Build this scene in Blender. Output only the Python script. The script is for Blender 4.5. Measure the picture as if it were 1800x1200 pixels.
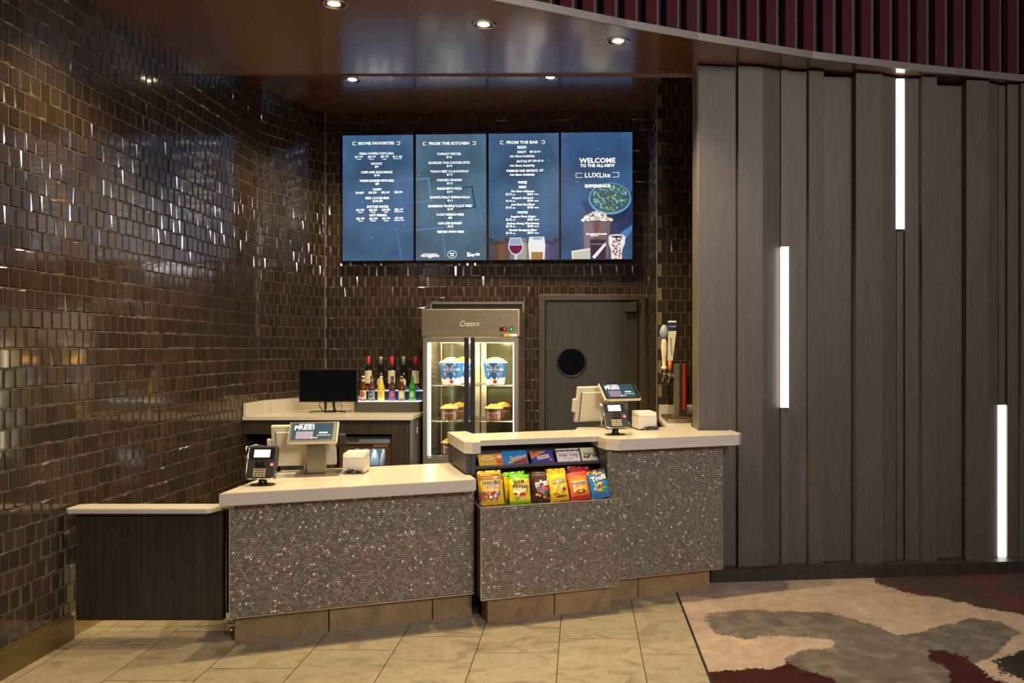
import bpy, bmesh, math, random
from mathutils import Vector, Matrix, noise
R = math.radians
S = bpy.context.scene
C = S.collection
for o in list(bpy.data.objects): bpy.data.objects.remove(o)

# ------------------------------------------------------------------ camera, world, exposure, lights
F, CX, CY, H = 1400.0, 1023.0, 612.0, 1.65
cam = bpy.data.objects.new('camera', bpy.data.cameras.new('camera'))
C.objects.link(cam); S.camera = cam
cam.location = (0, 0, H); cam.rotation_euler = (R(90), 0, 0)
cam.data.sensor_width = 36; cam.data.lens = F/1800*36
cam.data.shift_x = -(CX-900)/1800; cam.data.shift_y = (CY-600)/1800
cam.data.clip_start = .05

W = bpy.data.worlds.new('world'); S.world = W; W.use_nodes = True
W.node_tree.nodes['Background'].inputs[0].default_value = (.55, .48, .62, 1)
W.node_tree.nodes['Background'].inputs[1].default_value = .11
S.view_settings.view_transform = 'Standard'; S.view_settings.look = 'None'
S.view_settings.gamma = 1; S.view_settings.use_curve_mapping = False
S.view_settings.exposure = 0.0

def lamp(kind, name, loc, target, power, col, size=.05, angle=100, blend=.6):
    l = bpy.data.lights.new(name, kind); l.energy = power; l.color = col
    if kind == 'AREA': l.shape = 'DISK'; l.size = size
    else: l.shadow_soft_size = size
    if kind == 'SPOT': l.spot_size = R(angle); l.spot_blend = blend
    o = bpy.data.objects.new(name, l); C.objects.link(o); o.location = loc
    o.rotation_euler = (Vector(target)-Vector(loc)).to_track_quat('-Z', 'Y').to_euler()
    return o
WARM = (1.0, .79, .44)
COOL = (1.0, .90, .95)
SOFF, HIGH = 3.69, 4.0
DOWN = [(-1.47, 4.72, SOFF), (-.62, 5.02, SOFF), (.24, 5.29, SOFF), (-2.01, 6.97, HIGH), (-.276, 6.91, HIGH)]
DPOW = [200, 200, 200, 190, 190]
for (x, y, z), p in zip(DOWN, DPOW):
    lamp('SPOT', 'downlight_lamp', (x, y, z-.02), (x, y, 0), p, WARM, .035, 125, .7)
lamp('SPOT', 'downlight_lamp', (-2.3, 4.3, SOFF-.02), (-2.3, 4.3, 0), 150, WARM, .035, 120, .7)
# lobby ceiling lamps, in front of the counter, above the frame
for (x, y, p) in ((-1.6, 2.6, 25), (.2, 2.9, 25), (1.9, 3.4, 25)):
    lamp('SPOT', 'lobby_lamp', (x, y, 4.6), (x, y+1.5, 0), p, (1, .86, .72), .08, 110, .8)
for loc_, tgt, pw_, col_ in (((2.7, -2.0, 3.9), (-.6, 5.5, 1.2), 105, COOL), ((3.3, .2, 4.3), (1.0, 6, 3.0), 24, (1, .93, .84))):
    o_ = lamp('AREA', 'lobby_lamp', loc_, tgt, pw_, col_, 1.2); o_.data.spread = R(110)

# ------------------------------------------------------------------ helpers: points
TH = math.atan(.3547); CU, SU = math.cos(TH), math.sin(TH)
def at(x, y, Y): return Vector(((x-CX)/F*Y, Y, H-(y-CY)/F*Y))
def G(x, y, z=0.0):
    Y = (H-z)*F/(y-CY); return Vector(((x-CX)/F*Y, Y, z))
def AB(a, b, z=0.0): return Vector((a*CU-b*SU, a*SU+b*CU, z))
def ax(x, b):
    t = (x-CX)/F; Y = b/(CU-SU*t); return Y*(CU*t+SU)

# ------------------------------------------------------------------ helpers: materials
def lin(c):
    if max(c) <= 1.0: return (c[0], c[1], c[2], 1)
    f = lambda v: v/12.92 if v <= .04045 else ((v+.055)/1.055)**2.4
    return (f(c[0]/255), f(c[1]/255), f(c[2]/255), 1)
MATS = {}
def mat(name, col, rough=.5, metal=0., emit=None, es=1., trans=0., coat=0., alpha=None, noise_amt=0., nscale=8, spec=None):
    if name in MATS: return MATS[name]
    m = bpy.data.materials.new(name); m.use_nodes = True
    nt = m.node_tree; b = nt.nodes['Principled BSDF']; c = lin(col)
    b.inputs['Base Color'].default_value = c
    b.inputs['Roughness'].default_value = rough; b.inputs['Metallic'].default_value = metal
    if spec is not None: b.inputs['Specular IOR Level'].default_value = spec
    if emit: b.inputs['Emission Color'].default_value = lin(emit); b.inputs['Emission Strength'].default_value = es
    if trans: b.inputs['Transmission Weight'].default_value = trans
    if coat: b.inputs['Coat Weight'].default_value = coat; b.inputs['Coat Roughness'].default_value = .05
    if not emit:
        # every surface gets a procedural base: soft mottling of its own colour
        tc = nt.nodes.new('ShaderNodeTexCoord'); n = nt.nodes.new('ShaderNodeTexNoise')
        n.inputs['Scale'].default_value = nscale; n.inputs['Detail'].default_value = 4
        nt.links.new(tc.outputs['Object'], n.inputs['Vector'])
        r = nt.nodes.new('ShaderNodeValToRGB'); k = noise_amt or .06
        r.color_ramp.elements[0].position = .3; r.color_ramp.elements[1].position = .7
        r.color_ramp.elements[0].color = (c[0]*(1-k), c[1]*(1-k), c[2]*(1-k), 1)
        r.color_ramp.elements[1].color = (min(1, c[0]*(1+k)), min(1, c[1]*(1+k)), min(1, c[2]*(1+k)), 1)
        nt.links.new(n.outputs['Fac'], r.inputs['Fac']); nt.links.new(r.outputs['Color'], b.inputs['Base Color'])
    MATS[name] = m; return m
def newmat(name):
    m = bpy.data.materials.new(name); m.use_nodes = True; MATS[name] = m
    return m, m.node_tree, m.node_tree.nodes['Principled BSDF']
def glass(name, tint=(1, 1, 1), refl=1.0):
    m = bpy.data.materials.new(name); m.use_nodes = True; nt = m.node_tree; nt.nodes.clear()
    o = nt.nodes.new('ShaderNodeOutputMaterial'); t = nt.nodes.new('ShaderNodeBsdfTransparent'); g = nt.nodes.new('ShaderNodeBsdfGlossy')
    t.inputs[0].default_value = (*tint, 1); g.inputs['Roughness'].default_value = .03
    fr = nt.nodes.new('ShaderNodeFresnel'); fr.inputs[0].default_value = 1.45
    mx = nt.nodes.new('ShaderNodeMixShader')
    nt.links.new(fr.outputs[0], mx.inputs[0]); nt.links.new(t.outputs[0], mx.inputs[1]); nt.links.new(g.outputs[0], mx.inputs[2])
    nt.links.new(mx.outputs[0], o.inputs[0]); MATS[name] = m; return m
def N(nt, t, **kw):
    n = nt.nodes.new(t)
    for k, v in kw.items(): setattr(n, k, v)
    return n
def vmath(nt, op, a, b=None):
    n = N(nt, 'ShaderNodeVectorMath', operation=op)
    for i, v in enumerate((a, b)):
        if v is None: continue
        if isinstance(v, (tuple, list)): n.inputs[i].default_value = v
        else: nt.links.new(v, n.inputs[i])
    return n
def smath(nt, op, a, b=None):
    n = N(nt, 'ShaderNodeMath', operation=op)
    for i, v in enumerate((a, b)):
        if v is None: continue
        if isinstance(v, (int, float)): n.inputs[i].default_value = v
        else: nt.links.new(v, n.inputs[i])
    return n.outputs[0]
def ramp(nt, fac, stops):
    r = N(nt, 'ShaderNodeValToRGB'); e = r.color_ramp.elements
    while len(e) < len(stops): e.new(.5)
    for k, (p, c) in zip(e, stops): k.position = p; k.color = lin(c)
    nt.links.new(fac, r.inputs['Fac']); return r.outputs['Color']

# glazed wall tile, each tile its own shade
def m_tile():
    m, nt, b = newmat('brown_glazed_tile')
    g = N(nt, 'ShaderNodeNewGeometry')
    c = ramp(nt, g.outputs['Random Per Island'], [(0, (46, 37, 29)), (.5, (53, 42, 33)), (1, (62, 49, 38))])
    nt.links.new(c, b.inputs['Base Color']); b.inputs['Roughness'].default_value = .1
    b.inputs['Specular IOR Level'].default_value = .6; b.inputs['Coat Weight'].default_value = .35; b.inputs['Coat IOR'].default_value = 1.7; b.inputs['Coat Roughness'].default_value = .03
    tc = N(nt, 'ShaderNodeTexCoord'); n = N(nt, 'ShaderNodeTexNoise'); n.inputs['Scale'].default_value = 9; n.inputs['Detail'].default_value = 1
    bp = N(nt, 'ShaderNodeBump'); bp.inputs['Strength'].default_value = .12; bp.inputs['Distance'].default_value = .004
    nt.links.new(tc.outputs['Object'], n.inputs['Vector']); nt.links.new(n.outputs['Fac'], bp.inputs['Height']); nt.links.new(bp.outputs['Normal'], b.inputs['Normal'])
    return m
def m_wood(name, stops, sc=(70, 70, 1.4), rough=.42):
    m, nt, b = newmat(name)
    tc = N(nt, 'ShaderNodeTexCoord'); mp = N(nt, 'ShaderNodeMapping'); mp.inputs['Scale'].default_value = sc
    n = N(nt, 'ShaderNodeTexNoise'); n.inputs['Scale'].default_value = 1; n.inputs['Detail'].default_value = 6; n.inputs['Roughness'].default_value = .65
    nt.links.new(tc.outputs['Object'], mp.inputs[0]); nt.links.new(mp.outputs[0], n.inputs['Vector'])
    nt.links.new(ramp(nt, n.outputs['Fac'], stops), b.inputs['Base Color']); b.inputs['Roughness'].default_value = rough
    bp = N(nt, 'ShaderNodeBump'); bp.inputs['Strength'].default_value = .15; bp.inputs['Distance'].default_value = .002
    nt.links.new(n.outputs['Fac'], bp.inputs['Height']); nt.links.new(bp.outputs['Normal'], b.inputs['Normal'])
    return m
def m_mosaic():
    m, nt, b = newmat('penny_round_mosaic')
    tc = N(nt, 'ShaderNodeTexCoord'); sx = N(nt, 'ShaderNodeSeparateXYZ'); nt.links.new(tc.outputs['Object'], sx.inputs[0])
    p = N(nt, 'ShaderNodeCombineXYZ'); nt.links.new(sx.outputs['X'], p.inputs[0]); nt.links.new(sx.outputs['Z'], p.inputs[1])
    P = .0166; s = (P, P*math.sqrt(3), 1.0); h = (P/2, P*math.sqrt(3)/2, 0)
    def cell(off):
        q = vmath(nt, 'ADD', p.outputs[0], off).outputs[0]
        md = vmath(nt, 'MODULO', vmath(nt, 'ADD', q, (50*s[0], 50*s[1], 0)).outputs[0], s).outputs[0]
        return vmath(nt, 'SUBTRACT', md, h).outputs[0]
    a = cell((0, 0, 0)); c = cell(h)
    la = vmath(nt, 'LENGTH', a).outputs['Value']; lc = vmath(nt, 'LENGTH', c).outputs['Value']
    sel = smath(nt, 'LESS_THAN', la, lc)
    mx = N(nt, 'ShaderNodeMix', data_type='VECTOR'); nt.links.new(sel, mx.inputs['Factor']); nt.links.new(c, mx.inputs[4]); nt.links.new(a, mx.inputs[5])
    d = vmath(nt, 'LENGTH', mx.outputs[1]).outputs['Value']
    cid = vmath(nt, 'SUBTRACT', p.outputs[0], mx.outputs[1]).outputs[0]
    dv = vmath(nt, 'DIVIDE', cid, (P/2, P*math.sqrt(3)/2, 1)).outputs[0]
    idr = vmath(nt, 'FLOOR', vmath(nt, 'ADD', dv, (.5, .5, .5)).outputs[0]).outputs[0]
    wn = N(nt, 'ShaderNodeTexWhiteNoise'); nt.links.new(idr, wn.inputs['Vector'])
    col = ramp(nt, wn.outputs['Value'], [(0, (112, 104, 87)), (.5, (138, 127, 107)), (.93, (162, 150, 127)), (.975, (205, 192, 174)), (1, (235, 226, 212))])
    tile = smath(nt, 'LESS_THAN', d, P*.42)
    m2 = N(nt, 'ShaderNodeMix', data_type='RGBA'); nt.links.new(tile, m2.inputs['Factor'])
    m2.inputs[6].default_value = lin((82, 72, 60)); nt.links.new(col, m2.inputs[7]); nt.links.new(m2.outputs[2], b.inputs['Base Color'])
    rg = smath(nt, 'MULTIPLY_ADD', tile, -.5); nt.links.new(rg, b.inputs['Roughness']); rg.node.inputs[2].default_value = .8
    nt.links.new(smath(nt, 'MULTIPLY', tile, .2), b.inputs['Metallic'])
    # each disc sits at its own small angle
    g = N(nt, 'ShaderNodeNewGeometry')
    r3 = vmath(nt, 'SUBTRACT', wn.outputs['Color'], (.5, .5, .5)).outputs[0]
    sc = vmath(nt, 'SCALE', r3); sc.inputs['Scale'].default_value = .22
    nn = vmath(nt, 'NORMALIZE', vmath(nt, 'ADD', g.outputs['Normal'], sc.outputs[0]).outputs[0]).outputs[0]
    bp = N(nt, 'ShaderNodeBump'); bp.inputs['Strength'].default_value = .6; bp.inputs['Distance'].default_value = .003
    nt.links.new(smath(nt, 'MULTIPLY', d, -60), bp.inputs['Height']); nt.links.new(nn, bp.inputs['Normal']); nt.links.new(bp.outputs['Normal'], b.inputs['Normal'])
    return m
def m_stone(name, stops, scale=3, rough=.45):
    m, nt, b = newmat(name)
    tc = N(nt, 'ShaderNodeTexCoord'); g = N(nt, 'ShaderNodeNewGeometry')
    off = vmath(nt, 'ADD', tc.outputs['Object'], (0, 0, 0)); sc = N(nt, 'ShaderNodeMath', operation='MULTIPLY'); sc.inputs[1].default_value = 37
    nt.links.new(g.outputs['Random Per Island'], sc.inputs[0])
    cb = N(nt, 'ShaderNodeCombineXYZ'); nt.links.new(sc.outputs[0], cb.inputs[0]); nt.links.new(sc.outputs[0], cb.inputs[2]); nt.links.new(cb.outputs[0], off.inputs[1])
    mp = N(nt, 'ShaderNodeMapping'); mp.inputs['Scale'].default_value = (1, 1.8, 1); mp.inputs['Rotation'].default_value = (0, 0, .6)
    nt.links.new(off.outputs[0], mp.inputs[0])
    n = N(nt, 'ShaderNodeTexNoise'); n.inputs['Scale'].default_value = scale; n.inputs['Detail'].default_value = 9; n.inputs['Roughness'].default_value = .68; n.inputs['Distortion'].default_value = .8
    nt.links.new(mp.outputs[0], n.inputs['Vector'])
    nt.links.new(ramp(nt, n.outputs['Fac'], stops), b.inputs['Base Color']); b.inputs['Roughness'].default_value = rough
    bp = N(nt, 'ShaderNodeBump'); bp.inputs['Strength'].default_value = .3; bp.inputs['Distance'].default_value = .004
    nt.links.new(n.outputs['Fac'], bp.inputs['Height']); nt.links.new(bp.outputs['Normal'], b.inputs['Normal'])
    return m
def m_carpet():
    m, nt, b = newmat('patterned_carpet')
    at_ = N(nt, 'ShaderNodeVertexColor', layer_name='pattern')
    tc = N(nt, 'ShaderNodeTexCoord'); n = N(nt, 'ShaderNodeTexNoise'); n.inputs['Scale'].default_value = 260; n.inputs['Detail'].default_value = 2
    nt.links.new(tc.outputs['Object'], n.inputs['Vector'])
    n2 = N(nt, 'ShaderNodeTexNoise'); n2.inputs['Scale'].default_value = 14; n2.inputs['Detail'].default_value = 5; nt.links.new(tc.outputs['Object'], n2.inputs['Vector'])
    f = smath(nt, 'ADD', smath(nt, 'MULTIPLY', n.outputs['Fac'], .7), smath(nt, 'MULTIPLY', n2.outputs['Fac'], .8)); f = smath(nt, 'ADD', f, .25)
    v = vmath(nt, 'SCALE', at_.outputs['Color']); nt.links.new(f, v.inputs['Scale'])
    nt.links.new(v.outputs[0], b.inputs['Base Color']); b.inputs['Roughness'].default_value = .95
    b.inputs['Specular IOR Level'].default_value = .1
    bp = N(nt, 'ShaderNodeBump'); bp.inputs['Strength'].default_value = .5; bp.inputs['Distance'].default_value = .004
    nt.links.new(n.outputs['Fac'], bp.inputs['Height']); nt.links.new(bp.outputs['Normal'], b.inputs['Normal'])
    return m
def m_brushed(name, col, rough=.3, sc=(2, 2, 300)):
    m, nt, b = newmat(name)
    tc = N(nt, 'ShaderNodeTexCoord'); mp = N(nt, 'ShaderNodeMapping'); mp.inputs['Scale'].default_value = sc
    n = N(nt, 'ShaderNodeTexNoise'); n.inputs['Scale'].default_value = 1; n.inputs['Detail'].default_value = 3
    nt.links.new(tc.outputs['Object'], mp.inputs[0]); nt.links.new(mp.outputs[0], n.inputs['Vector'])
    nt.links.new(ramp(nt, n.outputs['Fac'], [(.3, tuple(v*.85 for v in col)), (.7, col)]), b.inputs['Base Color'])
    b.inputs['Metallic'].default_value = .9; b.inputs['Roughness'].default_value = rough
    w = N(nt, 'ShaderNodeTexNoise'); w.inputs['Scale'].default_value = 3; nt.links.new(tc.outputs['Object'], w.inputs['Vector'])
    bp = N(nt, 'ShaderNodeBump'); bp.inputs['Strength'].default_value = .12; bp.inputs['Distance'].default_value = .02
    nt.links.new(w.outputs['Fac'], bp.inputs['Height']); nt.links.new(bp.outputs['Normal'], b.inputs['Normal'])
    return m

TILE = m_tile()
GROUT = mat('brown_grout', (126, 108, 86), .8)
WOOD = m_wood('dark_oak_laminate', [(.3, (70, 62, 54)), (.5, (80, 71, 62)), (.72, (91, 81, 71))], (150, 150, 2.2), .55)
WOODD = m_wood('black_oak_laminate', [(.3, (36, 30, 24)), (.5, (48, 41, 33)), (.72, (66, 56, 45))])
WOODL = m_wood('grey_oak_laminate', [(.3, (84, 78, 70)), (.5, (100, 92, 82)), (.72, (120, 110, 97))])
MOS = m_mosaic()
STONE = m_stone('beige_stone_tile', [(.3, (110, 97, 76)), (.44, (142, 128, 102)), (.52, (158, 144, 116)), (.58, (142, 130, 104)), (.7, (164, 152, 126))], 4.5)
STONEB = m_stone('brown_stone_tile', [(.3, (112, 88, 56)), (.5, (138, 112, 74)), (.7, (158, 132, 92))], 5)
JOINT = mat('dark_joint', (38, 30, 20), .9)
CARPET = m_carpet()
QUARTZ = mat('white_quartz', (200, 190, 172), .22, noise_amt=.02, nscale=60)
SOFM, _nt, _b = newmat('bronze_ceiling_paint')
_b.inputs['Base Color'].default_value = lin((128, 78, 28)); _b.inputs['Metallic'].default_value = .3; _b.inputs['Roughness'].default_value = .45
_b.inputs['Coat Weight'].default_value = 1; _b.inputs['Coat Roughness'].default_value = .15; _b.inputs['Coat IOR'].default_value = 4.0
_tc = N(_nt, 'ShaderNodeTexCoord'); _n = N(_nt, 'ShaderNodeTexNoise'); _n.inputs['Scale'].default_value = 5; _n.inputs['Detail'].default_value = 6
_bp = N(_nt, 'ShaderNodeBump'); _bp.inputs['Strength'].default_value = .08; _bp.inputs['Distance'].default_value = .02
_nt.links.new(_tc.outputs['Object'], _n.inputs['Vector']); _nt.links.new(_n.outputs['Fac'], _bp.inputs['Height']); _nt.links.new(_bp.outputs['Normal'], _b.inputs['Normal'])
STEEL = m_brushed('brushed_steel', (196, 182, 150), .34)
STEELV = m_brushed('brushed_steel_vertical', (186, 176, 158), .4, (200, 200, 2))
CHROME = mat('chrome', (215, 210, 200), .12, 1)
GREYM = mat('grey_trim_metal', (150, 144, 132), .4, .7)
EDGE = mat('edge_trim_metal', (190, 178, 150), .35, .8)
BRONZE = mat('bronze_baseboard', (110, 92, 58), .35, .5)
BLACK = mat('black_plastic', (22, 21, 21), .35)
BLACKM = mat('black_metal', (16, 15, 16), .5)
DKGREY = mat('dark_grey_laminate', (62, 58, 54), .45)
CREAM = mat('cream_plastic', (204, 194, 168), .4, noise_amt=.02)
WHITEP = mat('white_plastic', (208, 200, 182), .4, noise_amt=.02)
RED = mat('maroon_felt', (68, 30, 36), .9, spec=.1)
REDE = mat('slat_edge', (88, 62, 58), .6)
VOID = mat('dark_backing', (14, 9, 9), .9)
GLASS = glass('clear_glass')
LED = mat('warm_white_led', (255, 250, 240), .5, emit=(1, .95, .86), es=4)
LEDW = mat('cabinet_led', (255, 250, 235), .5, emit=(1, .9, .62), es=9)
LEDC = mat('cool_white_led', (255, 255, 255), .5, emit=(.85, .93, 1), es=5)
DLENS = mat('downlight_lens', (255, 245, 220), .5, emit=(1, .86, .62), es=14)
TXT = mat('screen_white', (255, 255, 255), .5, emit=(.95, .98, 1), es=1.5)
TXTY = mat('screen_cream', (255, 255, 255), .5, emit=(1, .96, .82), es=1.4)
WHT = mat('white_ink', (240, 238, 230), .5)
BLK = mat('black_ink', (15, 12, 12), .5)

# ------------------------------------------------------------------ helpers: mesh building
class MB:
    def __init__(s, *mats): s.bm = bmesh.new(); s.mats = list(mats); s.i = 0; s.M = Matrix()
    def m(s, mt):
        if mt not in s.mats: s.mats.append(mt)
        s.i = s.mats.index(mt); return s
    def v(s, p): return s.bm.verts.new(s.M @ Vector(p))
    def face(s, pts):
        f = s.bm.faces.new([s.v(p) for p in pts]); f.material_index = s.i; return f
    def fv(s, vs, smooth=False):
        try: f = s.bm.faces.new(vs)
        except ValueError: return
        f.material_index = s.i; f.smooth = smooth; return f
    def box(s, x0, x1, y0, y1, z0, z1, bev=0):
        v = [s.v((x, y, z)) for x in (x0, x1) for y in (y0, y1) for z in (z0, z1)]
        fs = [s.fv([v[i] for i in q]) for q in ((0, 1, 3, 2), (4, 6, 7, 5), (0, 4, 5, 1), (2, 3, 7, 6), (0, 2, 6, 4), (1, 5, 7, 3))]
        if bev:
            es = set(e for f in fs for e in f.edges)
            r = bmesh.ops.bevel(s.bm, geom=list(es), offset=bev, segments=2, affect='EDGES', profile=.6)
            for f in r['faces']: f.material_index = s.i
        return s
    def prism(s, poly, z0, z1, bev=0):
        n = len(poly)
        ar = sum(poly[i][0]*poly[(i+1) % n][1]-poly[(i+1) % n][0]*poly[i][1] for i in range(n))
        if ar < 0: poly = poly[::-1]
        a = [s.v((p[0], p[1], z0)) for p in poly]; b = [s.v((p[0], p[1], z1)) for p in poly]
        fs = [s.fv(a[::-1]), s.fv(b)] + [s.fv([a[i], a[(i+1) % n], b[(i+1) % n], b[i]]) for i in range(n)]
        if bev:
            es = set(list(fs[0].edges)+list(fs[1].edges))
            r = bmesh.ops.bevel(s.bm, geom=list(es), offset=bev, segments=2, affect='EDGES')
            for f in r['faces']: f.material_index = s.i
        return s
    def lathe(s, prof, n=24, c=(0, 0), cap=True, a0=0, a1=360):
        full = abs(a1-a0) >= 360; cnt = n if full else n+1
        rings = [[s.v((c[0]+r*math.cos(R(a0+(a1-a0)*k/n)), c[1]+r*math.sin(R(a0+(a1-a0)*k/n)), z)) for k in range(cnt)] for r, z in prof]
        for a, b in zip(rings, rings[1:]):
            for k in range(n):
                k2 = (k+1) % cnt
                s.fv([a[k], a[k2], b[k2], b[k]], True)
        if cap and full:
            if prof[0][0] > 1e-5: s.fv(rings[0][::-1])
            if prof[-1][0] > 1e-5: s.fv(rings[-1])
        return s
    def tube(s, pts, r, n=8):
        pts = [Vector(p) for p in pts]; rings = []
        up = Vector((0, 0, 1))
        for i, p in enumerate(pts):
            d = (pts[min(i+1, len(pts)-1)]-pts[max(i-1, 0)]).normalized()
            a = d.cross(up if abs(d.z) < .95 else Vector((1, 0, 0))).normalized(); b = d.cross(a)
            rr = r[i] if isinstance(r, (list, tuple)) else r
            rings.append([s.v(p+a*rr*math.cos(2*math.pi*k/n)+b*rr*math.sin(2*math.pi*k/n)) for k in range(n)])
        for a, b in zip(rings, rings[1:]):
            for k in range(n): s.fv([a[k], a[(k+1) % n], b[(k+1) % n], b[k]], True)
        s.fv(rings[0][::-1]); s.fv(rings[-1]); return s
    def disc(s, c, r, axis='y', n=20, rz=None):
        rz = rz or r
        s.face([(c[0]+r*math.cos(2*math.pi*k/n), c[1], c[2]+rz*math.sin(2*math.pi*k/n)) for k in range(n)]); return s
    def text(s, body, cx, cz, w, h, y=0, shear=0, off=0.0, rot=0, fn=None, spacing=1.0):
        """lettering in the x-z plane facing -y, squeezed to width w and cap height h"""
        cu = bpy.data.curves.new('t', 'FONT'); cu.body = body; cu.size = 1; cu.align_x = 'LEFT'; cu.resolution_u = 2
        cu.shear = shear; cu.offset = off; cu.space_character = spacing; cu.fill_mode = 'FRONT'
        ob = bpy.data.objects.new('t', cu); me = bpy.data.meshes.new_from_object(ob)
        bpy.data.objects.remove(ob); bpy.data.curves.remove(cu)
        if not me.vertices: return s
        xs = [v.co.x for v in me.vertices]; ys = [v.co.y for v in me.vertices]
        x0, x1, y0, y1 = min(xs), max(xs), min(ys), max(ys)
        if body.upper() != body: y0, y1 = 0, .7
        sx, sy = w/(x1-x0), h/max(.2, (y1-y0)); cr, sr = math.cos(rot), math.sin(rot); vs = []
        for v in me.vertices:
            px = (v.co.x-(x0+x1)/2)*sx; pz = (v.co.y-(y0+y1)/2)*sy
            q = (cx+px*cr-pz*sr, y, cz+px*sr+pz*cr)
            if fn: q = fn(q)
            vs.append(s.v(q))
        for p in me.polygons: s.fv([vs[i] for i in p.vertices])
        bpy.data.meshes.remove(me); return s
    def build(s, name, parent=None, loc=None, fix=True):
        if fix: bmesh.ops.recalc_face_normals(s.bm, faces=s.bm.faces)
        me = bpy.data.meshes.new(name); s.bm.to_mesh(me); s.bm.free()
        for mt in s.mats: me.materials.append(mt)
        o = bpy.data.objects.new(name, me); C.objects.link(o)
        if parent: o.parent = parent
        if loc: o.location = loc
        return o
def mapped(mb, fn, cx, cz, rx, rz, n=12, diamond=False):
    g = lambda u: rz*((1-abs(u)) if diamond else math.sqrt(max(0, 1-u*u)))
    for i in range(n):
        a, b = -1+2*i/n, -1+2*(i+1)/n
        q = [fn((cx+rx*a, 0, cz-g(a))), fn((cx+rx*b, 0, cz-g(b))), fn((cx+rx*b, 0, cz+g(b))), fn((cx+rx*a, 0, cz+g(a)))]
        if g(a) < 1e-9: q = [q[0], q[1], q[2]]
        elif g(b) < 1e-9: q = [q[0], q[1], q[3]]
        mb.face(q)
def tag(o, label=None, cat=None, group=None, kind=None):
    if label: o['label'] = label
    if cat: o['category'] = cat
    if group: o['group'] = group
    if kind: o['kind'] = kind
    return o
def thing(name, label, cat, loc=(0, 0, 0), rz=0, group=None):
    o = bpy.data.objects.new(name, None); C.objects.link(o); o.empty_display_size = .05
    o.location = loc; o.rotation_euler = (0, 0, rz); return tag(o, label, cat, group)
def struct(mb, name, label=None):
    o = mb.build(name); o['kind'] = 'structure'
    if label: o['label'] = label
    return o
def kids(o): return [c for c in bpy.data.objects if c.parent == o]
def copy_tree(o, parent=None):
    c = o.copy(); C.objects.link(c); c.parent = parent
    for ch in kids(o):
        if ch != c: copy_tree(ch, c)
    return c

# ------------------------------------------------------------------ floor
XS = 0.64                                            # tile / carpet border
rnd = random.Random(4)
fl = MB(JOINT, STONE)
fl.face([(-6, -1, 0), (5.5, -1, 0), (5.5, 9, 0), (-6, 9, 0)])
PIT = .4485; fl.m(STONE)
seam = {-1: 4.35, 0: 4.552, 1: 4.31, 2: 4.52, 3: 4.968, -2: 4.10, -3: 3.95, -4: 4.43}
def quad(mb, x0, x1, y0, y1, z, g=.0022):
    mb.face([(x0+g, y0+g, z), (x1-g, y0+g, z), (x1-g, y1-g, z), (x0+g, y1-g, z)])
BL0, BL1 = G(180, 1116), G(390, 1099)                # border of the smaller tiles behind the gate
def border(x): return BL0.y+(x-BL0.x)*(BL1.y-BL0.y)/(BL1.x-BL0.x)
for k in range(-8, 4):
    x0 = -1.473+(k+1)*PIT; x1 = min(x0+PIT, XS-.006)
    s0 = seam.get(k, 4.2+.17*(k % 3)) - 8*.682; lz = .0035
    for j in range(16):
        y0 = s0+j*.682
        if y0+.682 < -1: continue
        ye = y0+.682
        if x1 < -1.8:
            ba, bb = border(x0), border(x1)
            if y0 > max(ba, bb): continue
            if ye > min(ba, bb): fl.face([(x0+.002, y0+.002, .003), (x1-.002, y0+.002, .003), (x1-.002, max(y0+.003, min(ye, bb)), .003), (x0+.002, max(y0+.003, min(ye, ba)), .003)]); continue
        quad(fl, x0, x1, y0, ye, .003)
for i in range(24):
    for j in range(22):
        x0 = -6.0+.0+i*.165; y0 = 4.72+(j-1)*.35
        x0 = -2.783+(i-14)*.166
        if x0 > -1.4: continue
        ba, bb = border(x0)+.003, border(x0+.166)+.003
        if y0+.35 < max(ba, bb)+.01: continue
        fl.face([(x0+.0018, max(y0+.0018, ba), .003), (x0+.1642, max(y0+.0018, bb), .003), (x0+.1642, y0+.3482, .003), (x0+.0018, y0+.3482, .003)])
struct(fl, 'floor')

# carpet: pattern woven in, laid out from the photograph's patches, carried on in noise
BEI, GRY, DRK, MAR, CHA = (160, 140, 122), (92, 85, 79), (62, 52, 47), (54, 25, 23), (44, 39, 37)
def patch(*p): return [(G(x, y).x, G(x, y).y) for x, y in p]
PAT = [
 (DRK, .05, patch((1530, 1014), (1700, 1006), (1900, 1000), (1960, 1080), (1800, 1081), (1742, 1073), (1700, 1060), (1650, 1052), (1592, 1043), (1540, 1027))),
 (GRY, .035, patch((1248, 1080), (1290, 1072), (1330, 1073), (1400, 1076), (1450, 1076), (1510, 1091), (1560, 1112), (1575, 1118), (1612, 1116), (1650, 1100), (1700, 1088), (1760, 1094), (1790, 1110), (1775, 1130), (1740, 1160), (1700, 1185), (1680, 1215), (1400, 1215), (1380, 1160), (1400, 1146), (1460, 1140), (1470, 1128), (1430, 1122), (1380, 1118), (1310, 1124), (1255, 1112), (1240, 1095))),
 (MAR, .05, patch((1245, 1178), (1300, 1178), (1350, 1176), (1385, 1162), (1420, 1178), (1470, 1196), (1500, 1230), (1500, 1300), (1200, 1300), (1240, 1200))),
 (MAR, .05, patch((1628, 1153), (1655, 1144), (1700, 1152), (1725, 1172), (1745, 1190), (1800, 1215), (1780, 1300), (1720, 1260), (1690, 1210), (1655, 1178))),
 (CHA, .05, patch((1745, 1160), (1790, 1148), (1900, 1120), (2000, 1150), (1900, 1240), (1800, 1195), (1765, 1185))),
]
def inside(x, y, poly):
    c = False; j = len(poly)-1
    for i in range(len(poly)):
        (xi, yi), (xj, yj) = poly[i], poly[j]
        if (yi > y) != (yj > y) and x < (xj-xi)*(y-yi)/(yj-yi)+xi: c = not c
        j = i
    return c
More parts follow.
